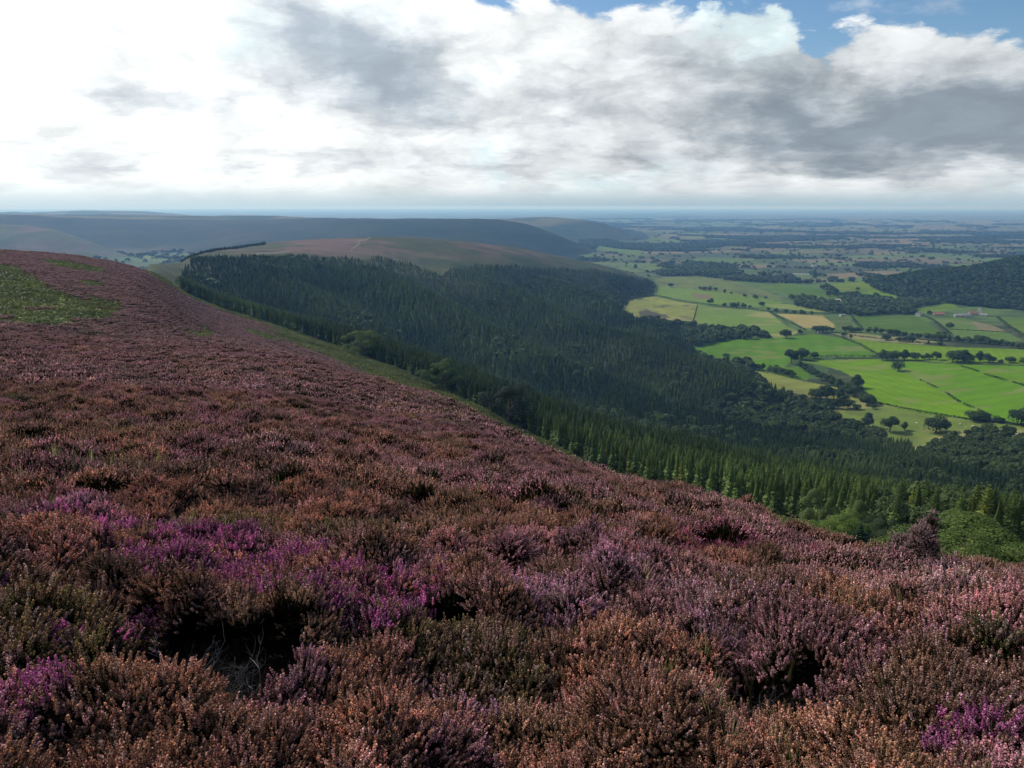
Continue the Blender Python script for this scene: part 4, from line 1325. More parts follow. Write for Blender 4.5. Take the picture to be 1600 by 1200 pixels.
pr = np.where(in_list(px, py, [f[0] for f in FIELDS]), 0, pr)
k &= (r_.uniform(0, 1, len(x)) < pr) & visible(x, y, 9, 0)
vlx, vly = jgrid(-1700, -1100, 2300, 3100, 11, r_)
vd = np.hypot(vlx, vly); vz = ground(vlx, vly); vpx, vpy = project(vlx, vly, vz)
_, ve = parcels(vlx, vly, 210, 60)
kv = (vz < 30) & (vpx > 60) & (vpx < 330) & (r_.uniform(0, 1, len(vlx)) < np.where(ve < 8, .6, .02) + .7 * (fbm(vlx / 120, vly / 120, 3, 78) > .6)) & visible(vlx, vly, 9, 0)
X_, Y_, Z_, D_ = np.concatenate([x[k], vlx[kv]]), np.concatenate([y[k], vly[kv]]), np.concatenate([z[k], vz[kv]]), np.concatenate([d[k], vd[kv]])
n = len(X_)
hh = r_.uniform(5, 11, n) * np.where(D_ > 8000, 1.5, 1)
ww = r_.uniform(1.1, 1.7, n) * np.where(D_ > 4500, 2.0, 1) * np.where(D_ > 8000, 2.5, 1)
tt = np.array((.050, .066, .040)) * r_.uniform(.85, 1.2, (n, 1))
stuff('distant_trees', np.stack([X_, Y_, Z_ - .4], 1), np.stack([np.zeros(n), np.zeros(n), r_.uniform(0, 6.28, n)], 1), np.stack([hh * ww, hh * ww, hh], 1), r_.integers(0, 3, n), tt, br_mass[8:],
      'distant hedgerow trees and copses scattered over the patchwork plain', 'trees')
print('plain trees', n)
# ------------------------------------------------------------------ single trees, hedges and buildings of the valley
def box(mb, x0, x1, y0, y1, z0, z1, **a):
    V = np.array([(x0, y0, z0), (x1, y0, z0), (x1, y1, z0), (x0, y1, z0), (x0, y0, z1), (x1, y0, z1), (x1, y1, z1), (x0, y1, z1)], float)
    mb.add(V, None, [(0, 3, 2, 1), (4, 5, 6, 7), (0, 1, 5, 4), (1, 2, 6, 5), (2, 3, 7, 6), (3, 0, 4, 7)], **a)


DKG = np.array((.038, .062, .020))


def field_tree(px, py, hp, label, group=None, shape=None, tint=None, wid=None, dmin=560, name='broadleaf_tree'):
    p = at(px, py, dmin); d = math.hypot(p.x, p.y)
    h = hp / FPX * d * 1.12
    s_ = int(rng.integers(0, 4)) if shape is None else shape
    t = (DKG * rng.uniform(.8, 1.45)) if tint is None else np.array(tint)
    return tree(name, (p.x, p.y, p.z - .1), h, wid or rng.uniform(1.0, 1.35), br_own[s_], br_trunk[s_], t, label, 'tree', group, float(rng.uniform(0, 6.28)))


near_crowns = [broad_crown(620 + i, 30000, .0085, width=BR_SHAPES[i]['width'] * 1.1, base=.02, lobes=26, sr=(.16, .30), kr=(.45, .92)).mesh('fine_crown', [M['leaves']]) for i in range(4)]


def crest_tree(px, ytop, d, label, tint, wid, shape, name='broadleaf_tree'):
    az, tn = pix_dir(px, ytop); az = float(az)
    x, y = d * math.sin(az), d * math.cos(az); z = float(ground(x, y))
    h = ZC + d * float(tn) - z
    return tree(name, (x, y, z - .1), h, wid, near_crowns[shape], br_trunk[shape], tint, label, 'bush' if name == 'bush' else 'tree', None, float(rng.uniform(0, 6.28)))


# round trees along the front of the conifers
for (ex, ey, de, _, _), lab_, tt_, ww_ in zip(EDGE_TREES, ('bright round tree standing highest up along the front of the plantation', 'round dark tree with sunlit green top midway along the plantation edge', 'dark grey green round tree lowest along the plantation edge'),
                                          ((.085, .130, .030), (.055, .095, .020), (.022, .036, .018)), (1.25, 1.12, 1.10)):
    crest_tree(ex, ey, de, lab_, tt_, ww_, 1)
field_tree(980, 736, 30, 'small pale green sapling in front of the conifers just above the heather crest', None, 0, (.085, .115, .050), 1.1, 60)
# growth around the grassy bank at the lower right
crest_tree(1545, 806, 62, 'broad olive green bush behind the heather at the right edge', (.085, .130, .030), 1.65, 1, 'bush')
crest_tree(1308, 800, 118, 'low rounded lime green bush on the left end of the grassy bank', (.120, .185, .036), 1.3, 3, 'bush')
crest_tree(1275, 768, 150, 'tallest pale sapling on the left of the grassy bank clump', (.100, .140, .045), .9, 2)
crest_tree(1345, 786, 140, 'pale sapling standing at the back of the grassy bank', (.105, .145, .048), .95, 2)
crest_tree(1300, 780, 146, 'slender sapling between the tall pale one and the bank', (.090, .130, .042), .8, 2)
crest_tree(1326, 806, 125, 'small green bush beside the lime green bush', (.100, .150, .036), 1.3, 3, 'bush')
crest_tree(1378, 806, 128, 'small dark green bush below the conifers on the far side of the bank', (.035, .060, .022), 1.0, 0, 'bush')
crest_tree(1395, 812, 118, 'grey green bush right of the grassy bank', (.050, .075, .030), 1.1, 0, 'bush')
az, tn = pix_dir(1346, 816)
x, y = 100 * math.sin(az), 100 * math.cos(az); z = float(ground(x, y))
tree('conifer_tree', (x, y, z - .1), ZC + 100 * float(tn) - z, 1.9, con_own[0], con_trunk[0], (.020, .045, .018), 'tiny lone conifer on the grassy bank behind the heather', 'conifer', None, .4)

# lone trees in the pastures
field_tree(1390, 675, 24, 'open crowned oak on the olive pasture, left of a small sapling', None, 0, (.045, .070, .024), .95)
field_tree(1413, 672, 11, 'small sapling between two oaks on the olive pasture', None, 2, (.040, .065, .022), 1.1)
field_tree(1461, 677, 25, 'wide spreading oak alone on the olive pasture', None, 1, (.032, .052, .018), 1.12)
field_tree(1355, 668, 20, 'pale feathery birch at the edge of the wood by the olive pasture', None, 2, (.060, .085, .040), 1.2)
field_tree(1403, 580, 14, 'lone round tree inside the brightest green pasture', None, 1, None, 1.05)
field_tree(1521, 658, 15, 'left tree of a dark pair at the lower hedge of the bright pasture', None, 1)
field_tree(1534, 659, 15, 'right tree of a dark pair at the lower hedge of the bright pasture', None, 1)
field_tree(1560, 660, 8, 'low dark thorn at the lower hedge, left of a big round tree', None, 3, None, 1.7)
field_tree(1594, 664, 23, 'big round tree at the lower hedge by the right edge', None, 1, (.030, .050, .018), 1.25)
field_tree(1236, 568, 22, 'tall oval tree at the left end of the mid hedge', None, 0, (.026, .045, .016), 1.0)
field_tree(1253, 562, 17, 'round tree second along the mid hedge beside a tall oval one', None, 1, (.030, .050, .018), 1.05)
field_tree(1271, 560, 10, 'small round tree third along the mid hedge', None, 1, None, 1.1)
field_tree(1228, 528, 13, 'round tree where the rough pasture meets the big green field', None, 1, None, 1.15)
field_tree(1200, 528, 6, 'tiny tree beside the end of the copse in the fields', None, 1)
field_tree(1250, 522, 7, 'small bushy tree on the edge below the brown stubble', None, 3)
field_tree(1295, 463, 7, 'small lone tree on the shaded green slope', None, 1)
field_tree(1340, 453, 4, 'tiny tree in the dip between two bright knolls', None, 1)
field_tree(1483, 514, 9, 'small round tree at the hedge corner below the farm', None, 1)

ROWS = [
    ('tree in the row along the hedge above the brightest pasture', 'trees along the hedge above the brightest pasture',
     [(1378, 563, 13), (1385, 563, 15), (1393, 564, 15), (1413, 563, 14), (1430, 563, 12), (1444, 562, 8), (1452, 562, 8), (1463, 563, 13), (1488, 566, 17), (1496, 566, 18), (1505, 567, 15), (1514, 567, 12), (1532, 566, 13), (1546, 567, 12), (1564, 568, 6), (1577, 567, 9), (1599, 570, 9)]),
    ('tree in the diagonal line on the left side of the brightest pasture', 'trees in the diagonal line beside the brightest pasture',
     [(1250, 575, 9), (1258, 580, 10), (1266, 584, 11), (1275, 587, 10), (1283, 594, 12), (1291, 598, 13), (1300, 603, 12), (1309, 609, 14), (1322, 613, 15), (1330, 618, 14), (1339, 606, 16), (1337, 620, 17), (1344, 628, 16), (1354, 632, 16), (1362, 635, 8)]),
    ('tree of the dark clump at the corner of the olive pasture', 'trees of the dark clump in the olive pasture',
     [(1275, 623, 16), (1283, 624, 18), (1292, 623, 18), (1303, 624, 17), (1313, 625, 16), (1320, 627, 12), (1272, 636, 12), (1284, 638, 13), (1297, 638, 14), (1310, 639, 14), (1324, 639, 13), (1340, 640, 9), (1364, 639, 8)]),
    ('tree in the short row above the yellow green meadow', 'trees in the short row above the yellow green meadow',
     [(1186, 578, 8), (1192, 578, 9), (1203, 580, 9), (1212, 582, 10), (1222, 584, 9), (1232, 587, 9), (1240, 589, 7)]),
    ('tree in the hedge between the two rough pastures', 'trees in the hedge between the rough pastures',
     [(1109, 475, 9), (1132, 479, 6), (1144, 481, 8), (1152, 481, 9), (1161, 481, 7), (1172, 482, 5), (1190, 479, 7), (1200, 486, 6), (1212, 487, 5), (1228, 489, 6), (1240, 490, 5), (1254, 491, 6), (1268, 492, 5)]),
    ('small tree in the broken line across the far rough pasture', 'small trees in the broken line across the far rough pasture',
     [(1048, 449, 6), (1094, 453, 5), (1102, 454, 6), (1110, 454, 6), (1118, 455, 6), (1132, 458, 5), (1143, 460, 4), (1164, 464, 5), (1180, 467, 6), (1196, 467, 4)]),
    ('tree in the dark belt above the pale stubble strip', 'trees in the dark belt above the pale stubble strip',
     [(1275, 520, 11), (1283, 520, 9), (1290, 519, 9), (1300, 519, 7), (1320, 519, 9), (1328, 519, 8), (1336, 519, 8), (1345, 519, 7), (1357, 520, 8), (1367, 521, 8), (1378, 522, 8), (1390, 523, 9), (1400, 524, 9), (1412, 526, 7), (1424, 528, 7), (1435, 530, 8), (1450, 531, 10), (1462, 532, 12), (1471, 533, 13)]),
    ('tree in the thin hedge below the pale stubble strip', 'trees in the hedge below the pale stubble strip',
     [(1318, 526, 7), (1330, 529, 5), (1385, 532, 8), (1406, 534, 7), (1416, 535, 9), (1426, 535, 8), (1450, 538, 5), (1470, 540, 6)]),
    ('tree in the long belt reaching the right edge below the farm fields', 'trees in the long belt below the farm fields',
     [(1483, 534, 8), (1495, 535, 9), (1504, 535, 7), (1513, 536, 9), (1522, 536, 7), (1530, 537, 12), (1538, 537, 10), (1546, 538, 8), (1555, 539, 8), (1563, 540, 9), (1572, 541, 8), (1582, 543, 7), (1592, 545, 9), (1602, 546, 9)]),
]
for lab, grp, lst in ROWS:
    for (px, py, hp) in lst:
        field_tree(px + rng.uniform(-1, 1), py, hp * rng.uniform(.9, 1.1), lab, grp)


def hedge(pts, w, h, label, gaps=0.0, dmin=560):
    W = []
    for (a, b) in zip(pts[:-1], pts[1:]):
        n = max(2, int(abs(b[0] - a[0]) + abs(b[1] - a[1])) // 6)
        for i in range(n):
            W.append(at(a[0] + (b[0] - a[0]) * i / n, a[1] + (b[1] - a[1]) * i / n, dmin))
    W.append(at(*pts[-1], dmin))
    P0 = W[0].copy(); Wn = np.array([tuple(p - P0) for p in W])
    seg = np.linalg.norm(np.diff(Wn, axis=0), axis=1); L = np.concatenate([[0], np.cumsum(seg)])
    n = int(L[-1] * 5)
    r = np.random.default_rng(int(pts[0][0]))
    s = r.uniform(0, L[-1], n)
    if gaps:
        s = s[fbm(s / 9, s * 0 + 3.3, 2, 7) > gaps]; n = len(s)
    C = np.stack([np.interp(s, L, Wn[:, k]) for k in range(3)], 1)
    hs = h * (.55 + .8 * fbm(s / 7, s * 0 + 1.5, 3, 4))
    an = r.uniform(0, 3.14159, n); rr = r.uniform(.7, 1, n)
    tdir = Wn[-1] - Wn[0]; tdir[2] = 0; tdir /= np.linalg.norm(tdir); side = np.array([-tdir[1], tdir[0], 0])
    C = C + side * (np.cos(an) * rr * w * .5)[:, None] + np.array([0, 0, 1]) * (np.sin(an) * rr * hs * .9 + .2)[:, None]
    nn = side * np.cos(an)[:, None] + np.array([0, 0, 1.]) * np.sin(an)[:, None] + .7 * rand_dirs(n, r)
    nn /= np.linalg.norm(nn, axis=1)[:, None]
    mb = MB(); V, Q = quads_at(C, nn, r.uniform(.35, .75, n), r); mb.add(V, None, Q, shade=np.repeat(r.uniform(0, 1, n), 4))
    o = link('hedge', mb.mesh('hedge', [M['leaves']]), label, 'hedge', loc=P0)
    o.color = (.030, .050, .018, 1)


hedge([(1240, 561), (1300, 557), (1372, 558)], 3.5, 3.2, 'dark trimmed hedge along the top of the brightest pasture')
hedge([(1345, 540), (1374, 557)], 4, 3.6, 'bushy hedge running down to the mid hedge from the stubble strip')
hedge([(1433, 592), (1450, 600), (1470, 609), (1500, 629), (1551, 651)], 2.2, 1.7, 'gappy low hedge slanting across the brightest pasture', .46)
hedge([(1497, 571), (1530, 581)], 2.2, 1.6, 'first broken piece of the thin hedge in the far right pasture', .40)
hedge([(1538, 585), (1572, 595)], 2.4, 1.8, 'middle piece of the thin hedge in the far right pasture')
hedge([(1581, 597), (1610, 606)], 2.4, 1.8, 'last piece of the thin hedge at the right edge')
hedge([(1366, 628), (1400, 636), (1450, 645), (1510, 655)], 1.8, 1.4, 'low dark hedge between the bright pasture and the olive pasture')
hedge([(1508, 655), (1560, 660), (1600, 665), (1640, 669)], 2.2, 1.6, 'low hedge below the bright pasture near a big round tree')
hedge([(1016, 460), (1060, 470), (1110, 477), (1160, 482), (1200, 487)], 4, 3.6, 'bushy hedge between the two rough pastures')
hedge([(1200, 487), (1250, 491), (1322, 490)], 5, 4.2, 'thick hedge above the brown stubble field')
hedge([(1203, 488), (1226, 501)], 3, 2.6, 'short hedge on the upper left of the brown stubble field')
hedge([(1237, 505), (1260, 517)], 3, 2.8, 'short hedge on the lower left of the brown stubble field')
hedge([(1330, 494), (1340, 508), (1347, 514)], 5, 4, 'hedge left of the shaded green field below the valley wood')
hedge([(1440, 492), (1458, 501), (1486, 523)], 5, 3.6, 'straight hedge running down from the white gabled house')
hedge([(1558, 496), (1575, 510), (1600, 526)], 5, 4, 'hedge running down from the farm to the right edge')
hedge([(1278, 520), (1310, 526), (1346, 540)], 4, 3.2, 'hedge on top of the big green field below the stubble')
hedge([(1300, 520), (1350, 527), (1420, 534), (1478, 541)], 3.5, 2.6, 'hedge along the underside of the pale stubble strip')
hedge([(1182, 579), (1220, 586), (1256, 596)], 4, 3.0, 'hedge under the short row of trees by the yellow green meadow')
hedge([(1090, 477), (1083, 502)], 1.2, 1.0, 'thin fence line hedge across the rough pasture')
hedge([(1485, 515), (1530, 517), (1582, 520)], 1.6, 1.3, 'thin hedge crossing the field below the farm')

# farm, house and caravans -------------------------------------------------------------
M['whitewall'] = plain_material('white_render', (.34, .33, .30), (.48, .47, .44), 3)
M['stone'] = plain_material('stone_wall', (.20, .18, .15), (.34, .30, .25), 3)
M['redroof'] = plain_material('red_tiles', (.19, .07, .05), (.28, .11, .075), 2)
M['greyroof'] = plain_material('grey_slates', (.16, .16, .17), (.28, .28, .28), 2)
M['dark'] = plain_material('dark_opening', (.02, .02, .022), (.04, .04, .045), 3)
M['caravan'] = plain_material('caravan_skin', (.72, .72, .70), (.82, .82, .80), 3, .4)


def building(name, px, py, L, W, H, RH, wall, roof, label, yaw=0.0, chimney=False, dmin=560):
    p = at(px, py, dmin)
    t = link(name, None, label, 'building', None, loc=(p.x, p.y, p.z)); t.rotation_euler = (0, 0, yaw)
    mb = MB(); hl, hw = L / 2, W / 2
    box(mb, -hl, hl, -hw, hw, -.6, H)
    mb.add(np.array([(-hl, -hw, H), (-hl, hw, H), (-hl, 0, H + RH)]), [(0, 2, 1)]); mb.add(np.array([(hl, -hw, H), (hl, hw, H), (hl, 0, H + RH)]), [(0, 1, 2)])
    link('wall', mb.mesh('wall', [wall]), parent=t)
    mb = MB(); e = .35
    for s in (-1, 1):
        V = np.array([(-hl - e, s * (hw + e), H - .15), (hl + e, s * (hw + e), H - .15), (hl + e, 0, H + RH + .12), (-hl - e, 0, H + RH + .12),
                      (-hl - e, s * (hw + e), H + .05), (hl + e, s * (hw + e), H + .05), (hl + e, 0, H + RH + .32), (-hl - e, 0, H + RH + .32)])
        mb.add(V, None, [(0, 1, 2, 3), (4, 7, 6, 5), (0, 4, 5, 1), (1, 5, 6, 2), (3, 2, 6, 7), (0, 3, 7, 4)])
    rf = link('roof', mb.mesh('roof', [roof]), parent=t)
    if chimney:
        mb = MB(); box(mb, hl - 1.3, hl - .4, -.5, .5, H + RH * .6, H + RH + 1.4); link('chimney', mb.mesh('chimney', [wall]), parent=rf)
    mb = MB(); box(mb, -.5, .5, -hw - .06, -hw + .05, 0, 2.05); link('door', mb.mesh('door', [M['dark']]), parent=t)
    for wx_ in np.linspace(-hl + 1.5, hl - 1.5, max(2, int(L // 4))):
        if abs(wx_) < 1: continue
        mb = MB(); box(mb, wx_ - .55, wx_ + .55, -hw - .06, -hw + .05, 1.0, 2.2); link('window', mb.mesh('window', [M['dark']]), parent=t)
    return t


building('barn', 1467, 493, 16, 8, 3.2, 2.6, M['stone'], M['redroof'], 'long barn with a red tiled roof at the foot of the wooded hill', R(-20))
building('house', 1435, 494, 7, 9, 5, 3, M['whitewall'], M['greyroof'], 'small house with a white wall at the top of the straight hedge', R(40), True)
building('shed', 1497, 495, 12, 8, 3, 2.2, M['stone'], M['greyroof'], 'low grey roofed shed just right of the red roofed barn', R(-10))
building('house', 1520, 493, 13, 8, 4.8, 3, M['stone'], M['redroof'], 'stone house with a dull red roof in the middle of the farm', R(-15), True)
building('barn', 1509, 495, 15, 9, 3.4, 2.6, M['whitewall'], M['greyroof'], 'pale walled barn with a grey roof left of the stone house', R(10))
building('shed', 1536, 494, 12, 8, 3, 2, M['whitewall'], M['greyroof'], 'pale shed right of the stone house', R(-30))
building('house', 1531, 489, 6, 7, 6, 3, M['whitewall'], M['greyroof'], 'tall narrow white house at the back of the farm', R(60), True)
building('shed', 1316, 494, 9, 5, 2.4, 1.4, M['whitewall'], M['greyroof'], 'little pale shed by the hedge end above the stubble', R(10))
building('shed', 1280, 521, 6, 4, 2.4, 1.4, M['whitewall'], M['greyroof'], 'tiny pale shed at the lower corner of the brown stubble', R(0))
building('barn', 1275, 416, 30, 12, 3, 1.6, M['whitewall'], M['greyroof'], 'very long pale barn beyond the caravans on the plain', R(4), dmin=1500)

for i in range(13):
    p = at(1227 + i * 5.3, 428.6 + i * .12, 1500)
    t = link('caravan', None, 'white caravan parked in the straight row on the plain', 'caravan', 'caravans parked in a row on the plain', loc=(p.x, p.y, p.z))
    t.rotation_euler = (0, 0, R(5 + (i % 3) * 2)); t.scale = (1.0,) * 3
    mb = MB()
    prof = np.array([(-3.4, .7), (3.2, .7), (3.5, 1.6), (3.1, 2.9), (-3.0, 3.0), (-3.5, 2.2)])
    V = np.concatenate([np.stack([prof[:, 0], np.full(6, s * 1.3), prof[:, 1]], 1) for s in (-1, 1)])
    mb.add(V, [(0, i_, i_ + 1) for i_ in range(1, 5)] + [(6, 7 + i_, 6 + i_) for i_ in range(1, 5)], [(i_, 6 + i_, 6 + (i_ + 1) % 6, (i_ + 1) % 6) for i_ in range(6)])
    link('body', mb.mesh('caravan_body', [M['caravan']]), parent=t)
    mb = MB(); box(mb, -2.4, 2.4, -1.34, -1.28, 1.7, 2.4); link('window', mb.mesh('caravan_window', [M['dark']]), parent=t)
    for s in (-1.335, 1.335):
        mb = MB(); a = np.arange(10) * .6283
        V = np.concatenate([np.stack([np.cos(a) * .36, np.full(10, s - .1), .36 + np.sin(a) * .36], 1), np.stack([np.cos(a) * .36, np.full(10, s + .1), .36 + np.sin(a) * .36], 1)])
        mb.add(V, [(0, k, k + 1) for k in range(1, 9)] + [(10, 11 + k, 10 + k) for k in range(1, 9)], [(k, 10 + k, 10 + (k + 1) % 10, (k + 1) % 10) for k in range(10)])
        link('wheel', mb.mesh('caravan_wheel', [M['dark']]), parent=t)

# sheep on the olive pasture -----------------------------------------------------------
M['fleece'] = plain_material('fleece', (.55, .52, .45), (.74, .71, .64), 12)


def sheep_mesh():
    bm_ = bpy.data.meshes.new('sheep')
    vs = [(-.5, 0, .66), (-.18, 0, .70), (.2, 0, .70), (.46, 0, .74), (.66, 0, .95), (.80, 0, .98), (.96, 0, .84)]
    ed = [(i, i + 1) for i in range(6)]; rad = [.22, .30, .31, .25, .13, .11, .06]
    for (bi, x_, s_) in ((0, -.42, -1), (0, -.42, 1), (3, .4, -1), (3, .4, 1)):
        k = len(vs)
        vs += [(x_, s_ * .15, .45), (x_ + .02, s_ * .15, .22), (x_, s_ * .15, .0)]; ed += [(bi, k), (k, k + 1), (k + 1, k + 2)]; rad += [.09, .05, .045]
    k = len(vs); vs += [(-.66, 0, .58)]; ed += [(0, k)]; rad += [.05]
    for s_ in (-1, 1):
        k = len(vs); vs += [(.74, s_ * .2, 1.0)]; ed += [(5, k)]; rad += [.035]
    bm_.from_pydata(vs, ed, []); bm_.materials.append(M['fleece'])
    o = bpy.data.objects.new('tmp', bm_); COL.objects.link(o)
    md = o.modifiers.new('s', 'SKIN'); md.use_smooth_shade = True
    for i, v in enumerate(bm_.skin_vertices[0].data): v.radius = (rad[i], rad[i]); v.use_root = (i == 1)
    o.modifiers.new('b', 'SUBSURF').levels = 1
    dg = bpy.context.evaluated_depsgraph_get()
    me = bpy.data.meshes.new_from_object(o.evaluated_get(dg)); me.name = 'sheep'
    bpy.data.objects.remove(o); return me


sm = sheep_mesh()
for (px, py) in [(1432, 662), (1510, 669), (1528, 673), (1540, 671), (1575, 668), (1588, 680), (1562, 676), (1553, 670), (1500, 664), (1596, 676), (1480, 668), (1441, 671), (1584, 685), (1520, 667)]:
    p = at(px, py, 560)
    o = link('sheep', sm, 'white sheep grazing far off on the olive pasture', 'sheep', 'sheep grazing on the olive pasture', loc=(p.x, p.y, p.z))
    o.rotation_euler = (0, 0, float(rng.uniform(0, 6.28))); o.scale = (1.25,) * 3

# ------------------------------------------------------------------ single plants of the foreground
def heather_bush(px, ytop, d, w, label, tint, sink=.0, seed=1):
    az, tn = pix_dir(px, ytop); az = float(az)
    x, y = d * math.sin(az), d * math.cos(az); z = float(ground(x, y))
    h = ZC + d * float(tn) - z
    t = link('heather_bush', None, label, 'bush', None, loc=(x, y, z))
    r = np.random.default_rng(seed); mb = MB()
    n = 340; dr = rand_dirs(n, r); dr[:, 2] = np.abs(dr[:, 2]) * 1.15 - .12
    k = r.uniform(.60, 1.05, n) * (.55 + .85 * fbm(dr[:, 0] * 2 + 5, dr[:, 2] * 2 + dr[:, 1], 3, seed))
    P = np.stack([dr[:, 0] * w * .5 * k, dr[:, 1] * w * .5 * k, h * .42 + dr[:, 2] * h * .50 * k], 1)
    srcm = [heather_clump(seed * 9 + j, 14, .05, .14, 2, .0072) for j in range(3)]
    out = MB()
    E = euler_from(dr + np.array([0, 0, .55]), r.uniform(0, 6.28, n))
    from mathutils import Euler
    for i in range(n):
        s_ = srcm[int(r.integers(0, 3))]
        m_ = np.array(Euler(E[i]).to_matrix())
        if i < 3 or not hasattr(s_, 'cat'):
            s_.cat = (np.concatenate(s_.V), np.concatenate(s_.T), np.concatenate(s_.Q), np.concatenate(s_.A['bloom']), np.concatenate(s_.A['shade']))
        V, T, Q, B, S = s_.cat
        out.add(V @ m_.T + P[i] - m_[:, 2] * .06, T, Q, bloom=B * (1.0 if r.uniform() < .75 else .3), shade=S)
    c = link('foliage', out.mesh('heather_bush_foliage', [M['heather_own']]), parent=t); c.color = tuple(tint) + (1,)
    st_ = MB()
    for i in range(16):
        a = r.uniform(0, 6.28); q = r.uniform(.3, .9)
        p0 = np.array([math.cos(a) * .05, math.sin(a) * .05, 0]); p2 = np.array([math.cos(a) * w * .4 * q, math.sin(a) * w * .4 * q, h * r.uniform(.45, .8)])
        st_.tube(np.array([p0, p0 * .5 + p2 * .5 + r.normal(0, .04, 3) - [0, 0, h * .05], p2]), np.array([.012, .008, .003]), 5)
    link('stems', st_.mesh('heather_bush_stems', [M['deadwood']], True), parent=t)


heather_bush(1447, 804, 13.6, .46, 'tall dark heather bush with pink tips standing up from the crest beside a green bush', (.36, .15, .15), seed=3)
heather_bush(1416, 828, 13.9, .46, 'low olive heather bush leaning on the left of the tall dark one', (.16, .13, .06), seed=4)


def dead_twigs(px, py, label, seed, R_=.30, n=26, H=.30):
    p = at(px, py); r = np.random.default_rng(seed); mb = MB()
    t = link('dead_heather', None, label, 'dead bush', None, loc=(p.x, p.y, p.z - .02))
    def branch(b, dr, ln, rad, dep):
        k = 5; pts = [b]; d_ = dr.copy()
        for i in range(k - 1):
            d_ = d_ + r.normal(0, .30, 3) + np.array([0, 0, .05]); d_ /= np.linalg.norm(d_)
            pts.append(pts[-1] + d_ * ln / (k - 1))
        mb.tube(np.array(pts), np.linspace(rad, rad * .35, k), 4)
        if dep:
            for j in range(int(r.integers(2, 4))):
                q = int(r.integers(1, k - 1)); dd = d_ + r.normal(0, .6, 3); dd[2] = abs(dd[2]) * .7; dd /= np.linalg.norm(dd)
                branch(pts[q], dd, ln * r.uniform(.45, .75), rad * .6, dep - 1)
    for i in range(n):
        a = r.uniform(0, 6.28)
        dd = np.array([math.cos(a), math.sin(a), r.uniform(.15, 1.0)]); dd /= np.linalg.norm(dd)
        branch(np.array([math.cos(a) * R_ * r.uniform(0, .5), math.sin(a) * R_ * r.uniform(0, .5), 0]), dd, H * r.uniform(.6, 1.25), .0042 * r.uniform(.6, 1.2), 2)
    link('branches', mb.mesh('dead_branches', [M['deadwood']], True), parent=t)


dead_twigs(265, 1100, 'bleached leafless heather skeleton in the biggest dark gap of the foreground', 1, .25, 24, .30)
dead_twigs(375, 1100, 'grey bare heather branches on the right side of the biggest dark gap', 2, .20, 18, .26)
dead_twigs(712, 1036, 'thin grey heather twigs in the gap below the middle of the slope', 3, .16, 14, .22)
dead_twigs(1270, 995, 'grey twig poking out of a dark hollow on the right', 4, .12, 8, .22)
dead_twigs(1180, 1125, 'tangle of pale bare stems at the lower right among brown heather', 5, .18, 16, .22)

# one long blade of dry grass
M['straw'] = plain_material('dry_grass', (.40, .33, .12), (.52, .46, .20), 20)
p = at(1440, 1190)
mb = MB(); t_ = np.linspace(0, 1, 18)
az_, _ = pix_dir(1440, 1100)
side = np.array([math.cos(az_), -math.sin(az_), 0])
pts = np.array([0, 0, .05]) + side * (t_ ** 1.7 * .26)[:, None] + np.array([0, 0, 1]) * (.55 * np.sin(t_ * 1.75) * .62)[:, None]
mb.tube(pts, np.linspace(.0022, .0009, 18), 4)
link('grass_blade', mb.mesh('grass_blade', [M['straw']], True), 'single dry grass blade arching over the heather at the lower right', 'grass blade', loc=p)
# ------------------------------------------------------------------ light: sun, sky with clouds, air
SUN_AZ, SUN_EL = R(-45), R(38)
sd = Vector((math.sin(SUN_AZ) * math.cos(SUN_EL), math.cos(SUN_AZ) * math.cos(SUN_EL), math.sin(SUN_EL)))
sl = bpy.data.lights.new('sun', 'SUN'); sl.energy = 4.6; sl.angle = R(.5); sl.color = (1, .95, .87)
so = bpy.data.objects.new('sun', sl); COL.objects.link(so)
so.rotation_euler = sd.to_track_quat('Z', 'Y').to_euler(); so.location = (-300, 300, 600)

w = bpy.data.worlds.new('World'); scene.world = w; w.use_nodes = True
nt = w.node_tree; nt.nodes.clear(); g = G(nt)
out = N(nt, 'ShaderNodeOutputWorld'); bg = N(nt, 'ShaderNodeBackground')
sky = N(nt, 'ShaderNodeTexSky'); sky.sky_type = 'NISHITA'; sky.sun_disc = False
sky.sun_elevation = SUN_EL; sky.sun_rotation = SUN_AZ; sky.altitude = 300; sky.air_density = 1.0; sky.dust_density = .6; sky.ozone_density = 1.5
tc = N(nt, 'ShaderNodeTexCoord'); sx = N(nt, 'ShaderNodeSeparateXYZ')
nt.links.new(tc.outputs['Generated'], sx.inputs[0])
x, y, z = sx.outputs
az = g.m('ARCTAN2', x, y); el = g.m('ARCSINE', z)
zz = g.m('MAXIMUM', z, 0.0)
den = g.add(zz, .16)
pv = N(nt, 'ShaderNodeCombineXYZ')
nt.links.new(g.m('DIVIDE', x, den), pv.inputs[0]); nt.links.new(g.m('DIVIDE', y, den), pv.inputs[1])
P = pv.outputs[0]
wn = N(nt, 'ShaderNodeTexNoise'); wn.inputs['Scale'].default_value = 1.6; wn.inputs['Detail'].default_value = 9; wn.inputs['Roughness'].default_value = .64
nt.links.new(P, wn.inputs['Vector'])
ws = N(nt, 'ShaderNodeSeparateColor'); nt.links.new(wn.outputs['Color'], ws.inputs[0])
azw = g.add(az, g.mul(g.sub(ws.outputs[0], .5), .16))
elw = g.add(el, g.mul(g.sub(ws.outputs[1], .5), .085))
